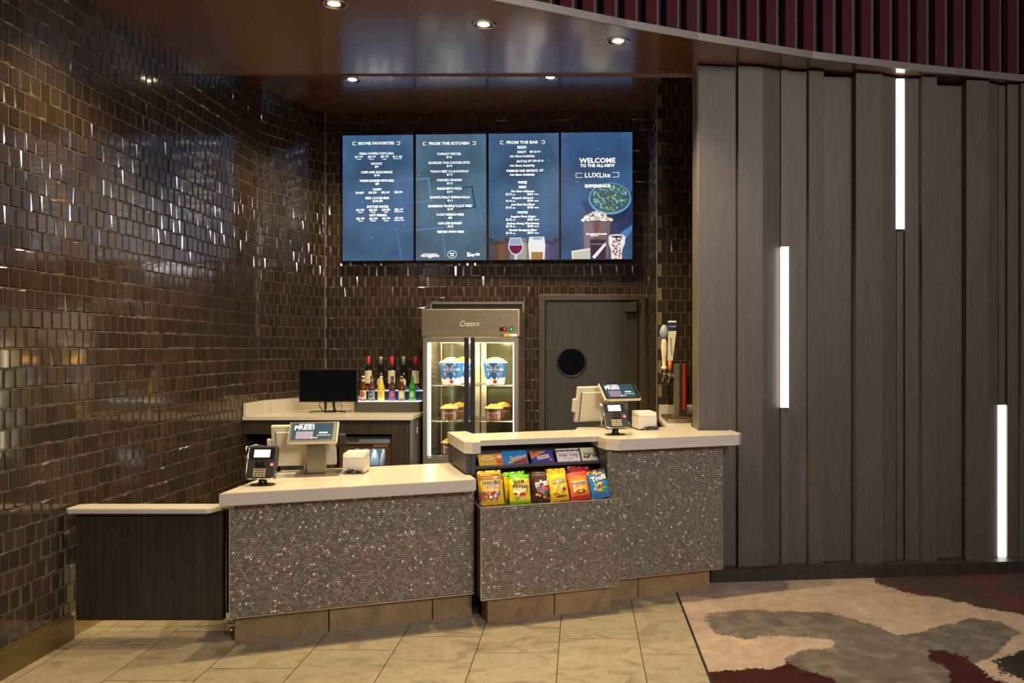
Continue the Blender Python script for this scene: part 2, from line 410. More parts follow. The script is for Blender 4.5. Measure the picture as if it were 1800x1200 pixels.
def carpet():
    nx, ny = 330, 300; X0, X1, Y0, Y1 = XS, 4.2, 3.2, 6.1
    cols = []; verts = []
    for j in range(ny+1):
        for i in range(nx+1):
            x = X0+(X1-X0)*i/nx; y = Y0+(Y1-Y0)*j/ny
            verts.append((x, y, .004))
            v = noise.fractal(Vector((x*6, y*6, 1)), 1, 2, 5); v2 = noise.fractal(Vector((x*6, y*6, 9)), 1, 2, 5)
            sp = noise.noise(Vector((x*60, y*60, 3)))+1.3*random.gauss(0, 1)*(.5+noise.noise(Vector((x*2, y*2, 70)))); col = BEI
            for cc, amp, poly in PAT:
                if inside(x+v*amp+sp*.012, y+v2*amp+sp*.012, poly): col = cc
            k = 1+.16*noise.fractal(Vector((x*3, y*3, 20)), 1, 2, 4)
            l = lin(col); 
            if col == GRY: t = max(0, min(1, .5+1.6*noise.fractal(Vector((x*9, y*9, 40)), 1, 2, 6)-.5*(1 if x > 1.4 else 0))); d = lin((140, 126, 112)); l = tuple(a*(1-.35*t)+b*.35*t for a, b in zip(l, d))
            if col == DRK: t = max(0, min(1, .2+1.4*noise.fractal(Vector((x*3, y*3, 50)), 1, 2, 6))); d = lin((96, 36, 32)); l = tuple(a*(1-t*.6)+b*.6*t for a, b in zip(l, d))
            cols.append((l[0]*k, l[1]*k, l[2]*k, 1))
    fs = [(j*(nx+1)+i, j*(nx+1)+i+1, (j+1)*(nx+1)+i+1, (j+1)*(nx+1)+i) for j in range(ny) for i in range(nx)]
    n0 = len(verts)
    for q in (((XS, -1), (5.5, -1), (5.5, Y0), (XS, Y0)), ((X1, Y0), (5.5, Y0), (5.5, 7.9), (X1, 7.9))):
        b = len(verts); verts += [(x, y, .004) for x, y in q]; cols += [lin(GRY)]*4; fs.append((b, b+1, b+2, b+3))
    me = bpy.data.meshes.new('carpet'); me.from_pydata(verts, [], fs)
    ca = me.color_attributes.new('pattern', 'FLOAT_COLOR', 'POINT')
    for i, c in enumerate(cols): ca.data[i].color = c
    me.materials.append(CARPET)
    o = bpy.data.objects.new('carpet', me); C.objects.link(o)
    tag(o, 'patterned carpet in beige, grey and maroon patches in front of the dark panelled wall', 'carpet')
carpet()
s = MB(BLACKM); s.box(XS-.005, XS+.004, -1, 5.42, 0, .007); struct(s, 'trim_1')

# ------------------------------------------------------------------ tiled walls
ROW, COL = .1028, .0793
def tile_wall(name, p0, p1, z0, z1, seed, holes=(), shift=0, label=None):
    p0 = Vector((*p0, 0)); p1 = Vector((*p1, 0)); L = (p1-p0).length; d = (p1-p0)/L; n = Vector((d.y, -d.x, 0))
    mb = MB(GROUT, TILE); rn = random.Random(seed)
    mb.M = Matrix(((d.x, n.x, 0, p0.x), (d.y, n.y, 0, p0.y), (0, 0, 1, 0), (0, 0, 0, 1)))   # x along, y out of the wall
    mb.m(GROUT); mb.box(0, L, -.12, .0015, z0, z1)
    mb.m(TILE); g = .0019
    k0 = math.floor((z0-H)/ROW)
    for k in range(k0, int((z1-H)/ROW)+2):
        za, zb = max(z0, H+k*ROW), min(z1, H+(k+1)*ROW)
        if zb-za < .02: continue
        u = -COL*(.5 if k % 2 else 0)+shift
        while u < L:
            a, b = max(0, u), min(L, u+COL); u += COL
            parts = [(a, b, za, zb)]
            for (h0, h1, hz0, hz1) in holes:
                nw = []
                for (pa, pb, pz, pt) in parts:
                    if pb <= h0 or pa >= h1 or pt <= hz0 or pz >= hz1: nw.append((pa, pb, pz, pt)); continue
                    if pa < h0: nw.append((pa, h0, pz, pt))
                    if pb > h1: nw.append((h1, pb, pz, pt))
                    if pt > hz1: nw.append((max(pa, h0), min(pb, h1), hz1, pt))
                parts = nw
            for (pa, pb, pz, pt) in parts:
                if pb-pa < .012 or pt-pz < .012: continue
                w, hh = pb-pa, pt-pz; e = .0015
                dl, dr = rn.uniform(.003, .016), rn.uniform(.003, .014)
                if rn.random() < .5: dl, dr = rn.uniform(.002, .006), rn.uniform(.008, .018)
                tl, tr = dl*rn.uniform(.6, 1.3), dr*rn.uniform(.6, 1.3)
                db, dt = rn.uniform(.003, .009), rn.uniform(.003, .01)
                mx_ = w*.42
                dl, dr, tl, tr = (min(q, mx_) for q in (dl, dr, tl, tr))
                zt = .0075; t1 = rn.uniform(-.0002, .0002); t2 = rn.uniform(-.0002, .0002)
                o = [mb.v((pa+g, e, pz+g)), mb.v((pb-g, e, pz+g)), mb.v((pb-g, e, pt-g)), mb.v((pa+g, e, pt-g))]
                m_ = [mb.v((pa+g, zt*.35, pz+g)), mb.v((pb-g, zt*.35, pz+g)), mb.v((pb-g, zt*.35, pt-g)), mb.v((pa+g, zt*.35, pt-g))]
                i_ = [mb.v((pa+g+dl, zt-t1-t2, pz+g+db)), mb.v((pb-g-dr, zt+t1-t2, pz+g+db*rn.uniform(.6, 1.4))),
                      mb.v((pb-g-tr, zt+t1+t2, pt-g-dt)), mb.v((pa+g+tl, zt-t1+t2, pt-g-dt*rn.uniform(.5, 1.6)))]
                for q in range(4):
                    q2 = (q+1) % 4
                    mb.fv([o[q], o[q2], m_[q2], m_[q]]); mb.fv([m_[q], m_[q2], i_[q2], i_[q]])
                mb.fv(i_)
    return struct(mb, name, label)
LW = -2.913
BW0, BW1 = (-2.572, 7.985), (.648, 7.90)
# direction chosen so that n points into the room
tile_wall('wall_left', (LW, 1.2), (LW, 7.218), 0, HIGH, 1, shift=.03)
tile_wall('wall_corner', (LW, 7.218), BW0, 0, HIGH, 2)
def bwx(x):                                           # distance along the back wall of a picture column
    t = (x-CX)/F; dx, dy = BW1[0]-BW0[0], BW1[1]-BW0[1]
    k = (BW0[0]-t*BW0[1])/(t*dy-dx); return k*math.hypot(dx, dy)
tile_wall('wall_back', BW0, BW1, 0, HIGH, 3, holes=[(bwx(757), bwx(922), -1, 2.115), (bwx(947), bwx(1136), -1, 2.19)], shift=.012)
tile_wall('wall_return', (.648, 7.90), (.641, 6.80), 0, HIGH, 5)
tile_wall('wall_tap', (.641, 6.80), (1.30, 6.80), 0, HIGH, 6, shift=.037)
s = MB(EDGE); s.box(.634, .642, 6.782, 6.790, 0, HIGH); s.build('trim_2')['kind'] = 'structure'
s = MB(EDGE); s.box(-2.574, -2.568, 7.962, 7.968, 0, HIGH); s.build('trim_3')['kind'] = 'structure'
s = MB(BRONZE); s.box(LW, LW+.035, -1, 4.52, 0, .135, .004); s.box(LW, LW+.02, -1, 4.52, .135, .15); struct(s, 'baseboard_left')
s = MB(JOINT, STONEB); s.m(STONEB)
for k in range(9): s.box(LW, LW+.012, 4.525+k*.3, 4.82+k*.3, 0, .15)
struct(s, 'baseboard_back')
# plain enclosure beyond the picture
s = MB(VOID); s.box(-6, 6, 8.1, 8.2, 0, 5.2); s.box(-6.1, -6, -1, 8.2, 0, 5.2); struct(s, 'wall_outer')

# ------------------------------------------------------------------ ceilings
EDGEP = [(-4.5, 2.75), (-2.6, 3.68), (-.527, 4.667), (.2785, 5.064), (.759, 5.26), (1.6, 5.545), (2.456, 5.749), (3.28, 5.915), (5.4, 6.3)]
def sz(x): return SOFF-.022*max(0, x-.6)
SB = 5.958
s = MB(SOFM)
for (xa, ya), (xb, yb) in zip(EDGEP, EDGEP[1:]):
    za, zb = sz(xa), sz(xb)
    B = 5.945 if xb < 1.7 else 7.2
    s.face([(xa, ya, za), (xb, yb, zb), (xb, B, zb), (xa, B, za)])
    s.face([(xa, ya, za+.3), (xb, yb, zb+.3), (xb, B, zb+.3), (xa, B, za+.3)])
s.face([(-4.5, 5.945, SOFF), (1.6, 5.945, SOFF-.022), (1.6, 5.945, HIGH+.3), (-4.5, 5.945, HIGH+.3)])
struct(s, 'ceiling', None)
s = MB(SOFM); s.box(-4.5, 1.6, SB-.02, 8.1, HIGH, HIGH+.1); struct(s, 'ceiling_back')
def offset_poly(pts, d):
    out = []
    for i, p in enumerate(pts):
        a = Vector(pts[max(0, i-1)]); b = Vector(pts[min(len(pts)-1, i+1)]); t = (b-a).normalized(); nn = Vector((t.y, -t.x))
        out.append((p[0]+nn.x*d, p[1]+nn.y*d))
    return out
# grey metal strip along the soffit edge, and the slatted front above
TR = offset_poly(EDGEP, .012)
s = MB(GREYM)
for i in range(len(EDGEP)-1):
    a, b, c, d = EDGEP[i], EDGEP[i+1], TR[i+1], TR[i]
    za, zb = sz(EDGEP[i][0]), sz(EDGEP[i+1][0])
    lo = [s.v((a[0], a[1], za-.004)), s.v((b[0], b[1], zb-.004)), s.v((c[0], c[1], zb-.004)), s.v((d[0], d[1], za-.004))]
    hi = [s.v((a[0], a[1], za+.045)), s.v((b[0], b[1], zb+.045)), s.v((c[0], c[1], zb+.045)), s.v((d[0], d[1], za+.045))]
    for q in range(4): s.fv([lo[q], lo[(q+1) % 4], hi[(q+1) % 4], hi[q]])
    s.fv(lo); s.fv(hi)
struct(s, 'trim_4')
up = MB(VOID)
BK = offset_poly(EDGEP, -.07)
for i in range(len(BK)-1):
    a, b = BK[i], BK[i+1]
    up.face([(a[0], a[1], sz(a[0])+.02), (b[0], b[1], sz(b[0])+.02), (b[0], b[1], 5.4), (a[0], a[1], 5.4)])
upo = struct(up, 'wall_upper')
# slats
acc = []; tot = 0
for i in range(len(EDGEP)-1):
    a, b = Vector(EDGEP[i]), Vector(EDGEP[i+1]); acc.append((tot, a, b)); tot += (b-a).length
def along(sv):
    for t0, a, b in reversed(acc):
        if sv >= t0: d = (b-a).normalized(); return a+d*(sv-t0), d
sv = 2.6
while sv < tot-.6:
    p, d = along(sv); n = Vector((d.y, -d.x))
    mb = MB(RED, REDE)
    mb.M = Matrix(((d.x, n.x, 0, p.x), (d.y, n.y, 0, p.y), (0, 0, 1, 0), (0, 0, 0, 1)))
    zb = sz(p.x)+.046
    mb.box(0, .078, -.05, .004, zb, 5.3); mb.m(REDE); mb.box(.079, .097, -.05, -.002, zb, 5.3)
    mb.build('slat', upo); sv += .150

# ------------------------------------------------------------------ dark panelled wall with light bars
def wy(X): return 5.70+.105*(X-.85)
segs = [ # picture x0,x1, depth offset, slant to the next, board tone
 (1229, 1295, 0, 0, WOOD), (1298, 1341, -.045, -.045, WOOD), (1341, 1371, -.045, -.005, WOOD), (1373, 1386, -.02, -.02, WOOD), (1386, 1420, .0, .0, WOOD),
 (1422, 1448, -.04, -.03, WOOD), (1448, 1501, .03, .03, WOOD), (1505, 1552, -.05, -.04, WOOD), (1552, 1575, -.02, .0, WOOD), (1576, 1590, .03, .03, WOOD),
 (1591, 1619, .0, .0, WOOD), (1621, 1647, -.05, -.045, WOOD), (1647, 1691, .035, .035, WOOD), (1699, 1738, -.04, -.035, WOOD), (1738, 1754, .0, .02, WOOD),
 (1755, 1770, .035, .035, WOOD), (1771, 1793, .0, .0, WOOD), (1795, 1850, -.04, -.04, WOOD), (1852, 1900, .02, .02, WOOD), (1904, 1960, -.04, -.04, WOOD), (1962, 2030, .02, .02, WOOD), (2034, 2110, -.04, -.04, WOOD)]
def wx(px, off=0):
    t = (px-CX)/F; # X = t*Y, Y = 5.70+.105(X-.85)+off
    Y = (5.70-.105*.85+off)/(1-.105*t); return t*Y, Y
wr = MB(VOID)
x0_, y0_ = wx(1229, .1); x1_, y1_ = wx(2110, .1)
wr.prism([(x0_, y0_), (x1_, y1_), (x1_, y1_+.2), (x0_, y0_+.2)], .02, 3.66)
wro = struct(wr, 'wall_right')
for i, (a, b, o0, o1, m_) in enumerate(segs):
    xa, ya = wx(a, o0); xb, yb = wx(b, o1); zt = sz((xa+xb)/2)-.004
    zt -= {0: .004, 6: .02, 12: .035}.get(i, .008)
    mb = MB(m_); mb.prism([(xa, ya), (xb, yb), (xb, yb+.14), (xa, ya+.14)], .09, zt); mb.build('board', wro)
mb = MB(WOODL); xa, ya = wx(1229, .0)
mb.prism([(xa-.012, ya+.004), (xa-.001, ya), (xa-.001, ya+.26), (xa-.012, ya+.26)], 1.069, sz(xa)-.006); mb.build('end_panel', wro)
mb = MB(WOODD); xa, ya = wx(1250, -.12); xb, yb = wx(2110, -.12)
xa0, ya0 = G(1250, 1025).x, G(1250, 1025).y
mb.prism([(xa0, ya0), (3.235, 5.835), (5.2, 6.05), (5.2, 6.3), (3.235, 6.1), (xa0, ya0+.15)], 0, .092); struct(mb, 'baseboard_right')
def light_bar(px0, px1, py0, py1, off, label):
    xa, ya = wx(px0, off); xb, yb = wx(px1, off)
    zt, zb = H-(py0-CY)/F*ya, H-(py1-CY)/F*ya
    zt = min(zt, sz(xa)-.02)
    r = thing('light_bar', label, 'light', (xa, ya, zb), group='vertical light bars on the panelled wall')
    m1 = MB(LED); dx, dy = xb-xa, yb-ya
    m1.prism([(.002, 0), (dx-.002, dy), (dx-.002, dy+.03), (.002, .03)], .004, zt-zb-.004); m1.build('diffuser', r)
    m2 = MB(GREYM); m2.prism([(0, .03), (dx, dy+.03), (dx, dy+.05), (0, .05)], 0, zt-zb); m2.box(0, dx, 0, .03, 0, .0035); m2.box(0, dx, 0, .03, zt-zb-.0035, zt-zb); m2.build('housing', r)
light_bar(1373, 1387, 433, 717, -.04, 'lit white vertical light bar at the wall\'s left part, nearest the counter')
light_bar(1576, 1590, 124, 403, -.005, 'lit white vertical light bar reaching up to the ceiling edge')
light_bar(1756, 1769, 711, 980, .008, 'lit white vertical light bar ending low just above the baseboard')

# ------------------------------------------------------------------ recessed ceiling lights
dl = ['round recessed ceiling light cut by the top edge of the photo', 'round recessed ceiling light in the middle of the front row', 'round recessed ceiling light at the right end of the front row',
      'round recessed ceiling light in the raised ceiling above the leftmost menu screen', 'round recessed ceiling light in the raised ceiling above the third menu screen']
for (x, y, z), lb in zip(DOWN, dl):
    r = thing('recessed_ceiling_light', lb, 'ceiling light', (x, y, z), group='recessed ceiling lights')
    m1 = MB(CHROME); m1.lathe([(.052, .02), (.052, -.001), (.068, -.006), (.078, -.004), (.078, .002)], 32, cap=False); m1.build('trim_ring', r)
    m2 = MB(DLENS); m2.lathe([(.0515, .002), (.03, -.001), (.0001, -.002)], 32, cap=False); m2.build('lens', r)

# ------------------------------------------------------------------ the service counter (local frame: x along, y back)
def cth(name, label, cat, a=0, b=0, z=0, group=None, dr=0):
    return thing(name, label, cat, AB(a, b, z), TH+R(dr), group)
def loc_ab(w, o=(0, 0)):                               # world xy -> counter frame
    x, y = w[0], w[1]; return (x*CU+y*SU-o[0], -x*SU+y*CU-o[1])
# low counter
A0, A1, BF = -.362, 1.004, 4.80
r = cth('low_service_counter', 'low counter base faced in grey-brown penny mosaic, on a stone plinth, beside the gate', 'counter', A0, BF)
Lw = A1-A0
m1 = MB(MOS); m1.box(0, Lw, 0, .012, .160, .795); m1.build('mosaic_panel', r)
m1 = MB(WOODD); m1.box(.004, Lw, .013, .60, .158, .795); m1.build('cabinet_body', r)
m1 = MB(JOINT); m1.box(.03, Lw, .085, .59, 0, .158); m1.build('plinth_core', r)
for (x0, x1) in ((.02, .52), (.526, 1.12), (1.126, Lw)):
    m1 = MB(STONEB); m1.box(x0, x1, .06, .084, 0, .157, .002); m1.build('plinth_tile', r)
m1 = MB(STONEB); m1.box(.018, .0295, .085, .59, 0, .157); m1.build('plinth_tile', r)
m1 = MB(EDGE); m1.box(-.005, 0, -.002, .014, .158, .795); m1.box(-.005, Lw, -.002, .014, .153, .158); m1.build('edge_trim', r)
# worktop of the low counter
poly = [(-1.956, 4.293), (-1.93, 5.12)]
pl = [loc_ab(p) for p in poly] + [(-.05, 5.445), (.966, 5.445), (.966, 4.90), (1.0, 4.885), (1.0, 4.722), (.962, 4.70)]
pl = [(p[0]-A0, p[1]-BF) for p in pl]
mb = MB(QUARTZ); mb.prism(pl, 0, .07, .003)
w = mb.build('low_worktop'); w.location = AB(A0, BF, .796); w.rotation_euler = (0, 0, TH)
tag(w, 'long white stone worktop on the low mosaic counter, carrying the left till', 'worktop')
# high counter
r = cth('high_service_counter', 'tall counter base faced in grey penny mosaic, right of the candy display', 'counter', 1.005, BF)
HB = 4.80; X = lambda a: a-1.005
m1 = MB(MOS); m1.box(X(1.88), X(2.717), 0, .012, .150, .995); m1.build('mosaic_panel', r)
m1 = MB(WOODD); m1.box(X(1.88), X(2.712), .013, .62, .148, .995); m1.build('cabinet_body', r)
m1 = MB(DKGREY); m1.box(0, .03, .10, .72, .157, .995); m1.box(-.03, 0, .11, .72, .868, .995); m1.build('side_panel', r)
m1 = MB(DKGREY); m1.box(.031, X(1.879), .30, .56, .157, 1.031); m1.build('back_panel', r)
m1 = MB(DKGREY); m1.box(.031, X(1.879), .14, .299, .888, .905, .001); m1.build('shelf', r)
m1 = MB(JOINT); m1.box(.0, X(2.64), .085, .60, 0, .147); m1.build('plinth_core', r)
for (x0, x1) in ((X(1.86), X(2.11)), (X(2.116), X(2.646))):
    m1 = MB(STONEB); m1.box(x0, x1, .045, .084, 0, .147, .002); m1.build('plinth_tile', r)
m1 = MB(EDGE); m1.box(X(2.717), X(2.722), -.002, .014, .145, .995); m1.box(X(1.9), X(2.722), -.002, .014, .145, .150); m1.build('edge_trim', r)
# candy display projecting from the counter
PB = 4.65
r = cth('candy_display', 'projecting candy display bin faced in penny mosaic between low and high counters', 'display unit', 1.012, PB)
Wd = 1.899-1.012
m1 = MB(MOS); m1.box(.006, Wd-.005, 0, .012, .158, .700); m1.build('mosaic_panel', r)
m1 = MB(DKGREY); m1.box(.006, .024, .013, .249, .158, .688); m1.box(.863, Wd-.005, .013, .135, .158, .688)
m1.box(.024, .863, .013, .249, .155, .17); m1.box(.024, .862, .235, .249, .17, .66); m1.build('bin_body', r)
m1 = MB(DKGREY); m1.box(.006, .862, .013, .44, .688, .694); m1.build('bin_floor', r)
m1 = MB(EDGE); m1.box(0, .0055, -.003, .014, .153, .704); m1.box(Wd-.0045, Wd, -.003, .014, .153, .704); m1.box(0, Wd, -.003, .014, .7005, .705); m1.box(0, .0055, .014, .13, .694, .705); m1.box(0, Wd, -.003, .014, .153, .1575); m1.build('edge_trim', r)
m1 = MB(GLASS); m1.face([(.008, .016, .706), (.008, .14, .706), (.008, .14, .79), (.008, .10, .79), (.008, .016, .735)]); m1.box(.008, .86, .0125, .0145, .706, .722); m1.build('clear_guard', r)
m1 = MB(STONEB); m1.box(.052, .47, .047, .07, 0, .152, .002); m1.build('plinth_tile', r)
m1 = MB(STONEB); m1.box(.476, .843, .047, .07, 0, .152, .002); m1.build('plinth_tile', r)
m1 = MB(STONEB); m1.box(.05, .062, .0705, .21, 0, .152); m1.box(.835, .845, .0705, .19, 0, .152); m1.build('plinth_tile', r)
m1 = MB(JOINT); m1.box(.062, .835, .0705, .235, 0, .152); m1.build('plinth_core', r)
# worktop of the high counter
WL = [(.973, 5.555), (.967, 4.922), (1.009, 4.875), (1.062, 4.878), (1.072, 4.965), (1.862, 4.94), (1.862, 4.79), (1.928, 4.722), (2.80, 4.722), (2.86, 4.79), (2.915, 5.06)]
pw = [(1.05, 5.655), (.828, 5.655), (.820, 5.975), (.94, 6.785), (.655, 6.785), (.62, 5.90), (-.03, 5.90)]
pl = WL + [loc_ab(p) for p in pw] + [(1.858, 5.39), (1.115, 5.385), (1.108, 5.56)]
mb = MB(QUARTZ); pl = [(p[0]-1.005, p[1]-BF) for p in pl]; mb.prism(pl, .0365, .071, .001)
mb.prism(pl[:4]+[(.066, .165), (.066, .74)]+[(pl[-1][0], pl[-1][1]-.01), (pl[0][0], pl[0][1]-.005)], 0, .0365, 0)
mb.prism(pl[6:13]+[(.86, .55)], 0, .0365, 0)
w = mb.build('high_worktop'); w.location = AB(1.005, BF, .996); w.rotation_euler = (0, 0, TH)
tag(w, 'white stone worktop of the high counter, over the candy and under the beer tap', 'worktop')
mb = MB(QUARTZ); mb.box(.655, 1.0, 6.765, 6.785, 1.068, 1.17, .002); w = mb.build('splashback')
tag(w, 'small white upstand against the tiled wall behind the beer tap', 'splashback')
# beer wall base below the counter end
mb = MB(WOODD); mb.box(.66, .822, 6.0, 6.77, 0, .994)
tag(mb.build('tap_cabinet'), 'dark cabinet under the beer tap end of the counter', 'cabinet')

# ------------------------------------------------------------------ gate between the wall and the low counter
r = thing('gate', 'low dark wooden swing gate with a pale cap between tiled wall and counter', 'gate', (-2.86, 4.52, 0))
m1 = MB(WOODD); m1.box(0, .83, -.02, .02, .114, .728); m1.build('panel', r)
m1 = MB(BLACKM); m1.box(.84, .905, .0, .03, .13, .735); m1.build('hinge_stile', r)
m1 = MB(QUARTZ); m1.prism([(-.02, -.075), (0, -.09), (.77, -.09), (.79, -.075), (.82, .0), (.82, .045), (.80, .06), (.02, .06), (-.02, .045)], .729, .757, .004); m1.build('cap', r)
m1 = MB(GREYM); m1.box(.80, .93, .0, .03, .738, .744); m1.build('bracket', r)
m1 = MB(CHROME); m1.box(.855, .90, -.035, -.001, .12, .165, .004); m1.lathe([(.007, .07), (.007, .12)], 10, (.89, -.015)); m1.box(.86, .925, -.03, .0, .085, .095); m1.lathe([(.012, .055), (.015, .06), (.012, .07)], 12, (.88, -.02)); m1.build('hinge', r)

# ------------------------------------------------------------------ menu screens
def zc(scr):                                          # zoom picture -> photo pixels
    return (lambda x, y: (590+x/4.8, 220+y/4.8)) if scr < 2 else (lambda x, y: (850+x/4.8, 220+y/4.8))
SX = [(600, 728.5), (729, 856.5), (857, 984), (984.5, 1113)]
SCOL = [(54, 84, 116), (66, 92, 112), (54, 82, 112), (46, 76, 112)]
def m_screen(i):
    c = SCOL[i]; m, nt, b = newmat('screen_picture_%d' % i)
    tc = N(nt, 'ShaderNodeTexCoord'); n = N(nt, 'ShaderNodeTexNoise'); n.inputs['Scale'].default_value = 1.6; n.inputs['Detail'].default_value = 3
    nt.links.new(tc.outputs['Object'], n.inputs['Vector'])
    col = ramp(nt, n.outputs['Fac'], [(.25, tuple(v*.62 for v in c)), (.5, c), (.75, tuple(min(255, v*1.28) for v in c))])
    b.inputs['Base Color'].default_value = (.01, .01, .012, 1); b.inputs['Roughness'].default_value = .25
    nt.links.new(col, b.inputs['Emission Color']); b.inputs['Emission Strength'].default_value = 1.3
    return m
def E(name, c, s=1.0): return mat('glow_'+name, (10, 10, 10), .3, emit=c, es=s)
SLAB = ['leftmost menu screen, headed MOVIE FAVORITES with popcorn, nachos and drinks prices', 'second menu screen, headed FROM THE KITCHEN, listing pizza, fries and burger',
        'third menu screen, headed FROM THE BAR, with a wine glass and a beer glass', 'rightmost screen, WELCOME TO THE ALL-NEW, with popcorn bowl and soda pictures']
T0 = [('MOVIE FAVORITES', 343, 153, 305, 24, 'y'), ('FRESH POPPED POPCORN', 345, 240, 290), ('$7.79', 195, 268, 66), ('$8.79', 305, 268, 66), ('$9.79', 415, 268, 66), ('$11.60', 525, 268, 80),
 ('Small', 196, 286, 36, 8), ('Regular', 304, 286, 46, 8), ('Large', 414, 286, 36, 8), ('Jumbo Tub', 526, 284, 66, 8), ('NACHOS', 346, 325, 94), ('$9', 347, 352, 30), ('CHIPS AND GUACAMOLE', 348, 397, 266), ('$10', 350, 424, 46),
 ('WARM COOKIES WITH MILK', 350, 469, 294), ('$9', 352, 497, 30), ('CANDY', 352, 542, 76), ('$4.89', 203, 571, 68), ('$5.29', 313, 570, 68), ('$5.39', 423, 569, 68), ('$5.99', 533, 568, 68),
 ('KIDS 1-2-3 GO BOX', 354, 615, 202), ('$10.50', 356, 642, 84), ('BOTTLED WATER', 357, 688, 184), ('$4.99', 207, 716, 68), ('$5.09', 317, 716, 68), ('$5.89', 427, 715, 68), ('$6.19', 536, 713, 70),
 ('Small', 208, 734, 36, 8), ('Dasani', 318, 733, 40, 8), ('Large', 428, 732, 36, 8), ('Large Smart', 537, 730, 76, 8), ('SOFT DRINKS', 359, 760, 146), ('$5.99', 209, 789, 68), ('$6.49', 319, 789, 68), ('$6.99', 429, 787, 68), ('$7.49', 538, 786, 68),
 ('Small', 210, 807, 36, 8), ('Regular', 320, 806, 46, 8), ('Large', 430, 805, 36, 8), ('Souvenir Cup', 539, 803, 84, 8)]
T1 = [('FROM THE KITCHEN', 958, 154, 340, 24, 'y'), ('TOPKNOT PRETZEL', 958, 243, 208), ('$12', 959, 271, 46), ('BONELESS THAI CHICKEN BITES', 960, 317, 350), ('$14', 961, 345, 46), ("'WAGYU BEEF 1/2 LB HOTDOG'", 961, 390, 326), ('$13', 962, 418, 46),
 ("CHICKEN TENDERS'", 962, 463, 216), ('$13', 963, 491, 46), ('MARGHERITA PIZZA', 963, 535, 212), ('$14', 964, 563, 46), ("DAVIO'S PHILLY SPRING ROLLS", 965, 608, 336), ('$11', 966, 637, 46), ('PARMESAN TRUFFLE V-CUT FRIES', 966, 682, 370), ('$10', 968, 710, 46),
 ('V-CUT FRENCH FRIES', 967, 754, 232), ('$8', 968, 782, 30), ("LUX LITE BURGER'", 968, 827, 202), ('$13', 969, 855, 46), ("'SERVED WITH FRIES", 970, 899, 230), ('SHOWCASE SUPERLUX', 796, 1086, 120, 8), ('PROVISIONS', 797, 1102, 152, 18), ('EST', 796, 1116, 30, 7)]
T2 = [('FROM THE BAR', 328, 145, 266, 24, 'y'), ('BEER', 326, 187, 78, 22), ('DRAFT', 324, 227, 74), ('$8-$10', 434, 226, 88), ('Ask About Availability', 327, 261, 214, 18, 'i'), ('BOTTLE', 325, 306, 86), ('$7.50-$10', 442, 303, 130), ('Ask About Availability', 327, 340, 214, 18, 'i'),
 ('PREMIUM AND IMPORTS', 326, 385, 264), ('$7', 490, 384, 34), ('Ask About Availability', 327, 417, 214, 18, 'i'), ('WINE', 328, 483, 76, 22), ('REDS', 329, 522, 62), ('The Show Cabernet', 331, 557, 198, 16, 'i'), ('$12', 212, 583, 48), ('Glass', 256, 585, 24, 9), ('$32', 394, 583, 48), ('Bottle', 448, 583, 36, 9),
 ('Coppola Cabernet', 331, 613, 180, 16, 'i'), ('$14', 213, 639, 48), ('Glass', 257, 641, 24, 9), ('$36', 394, 638, 48), ('Bottle', 448, 639, 36, 9), ('Josh Dark Red Blend', 332, 669, 200, 16, 'i'), ('$16', 213, 695, 48), ('Glass', 257, 697, 24, 9), ('$42', 395, 695, 48), ('Bottle', 449, 695, 36, 9),
 ('WHITES', 330, 736, 88), ('Seaglass Pinot Grigio', 334, 770, 210, 16, 'i'), ('$12', 214, 797, 48), ('Glass', 258, 799, 24, 9), ('$32', 395, 797, 48), ('Bottle', 449, 797, 36, 9), ('Rodney Strong Chardonnay', 334, 828, 276, 16, 'i'), ('$13', 214, 853, 48), ('Glass', 258, 855, 24, 9), ('$32', 396, 853, 48), ('Bottle', 450, 853, 36, 9),
 ('Pomelo Sauvignon Blanc', 333, 884, 236, 16, 'i'), ('$14', 214, 910, 48), ('Glass', 258, 912, 24, 9), ('$34', 396, 909, 48), ('Bottle', 450, 910, 36, 9)]
T3 = [('WELCOME', 960, 298, 304, 42, 'y'), ('TO THE ALL-NEW', 961, 341, 290, 26, 'y'), ('LUXLite', 963, 421, 214, 40, 'l'), ('EXPERIENCE', 962, 513, 212, 26, 'y'), ('SHOWCASE', 952, 918, 172, 12, 'y'), ('SUPERLUX', 935, 932, 66, 9)]
sc_rz = math.atan2(-.12, 2.9)
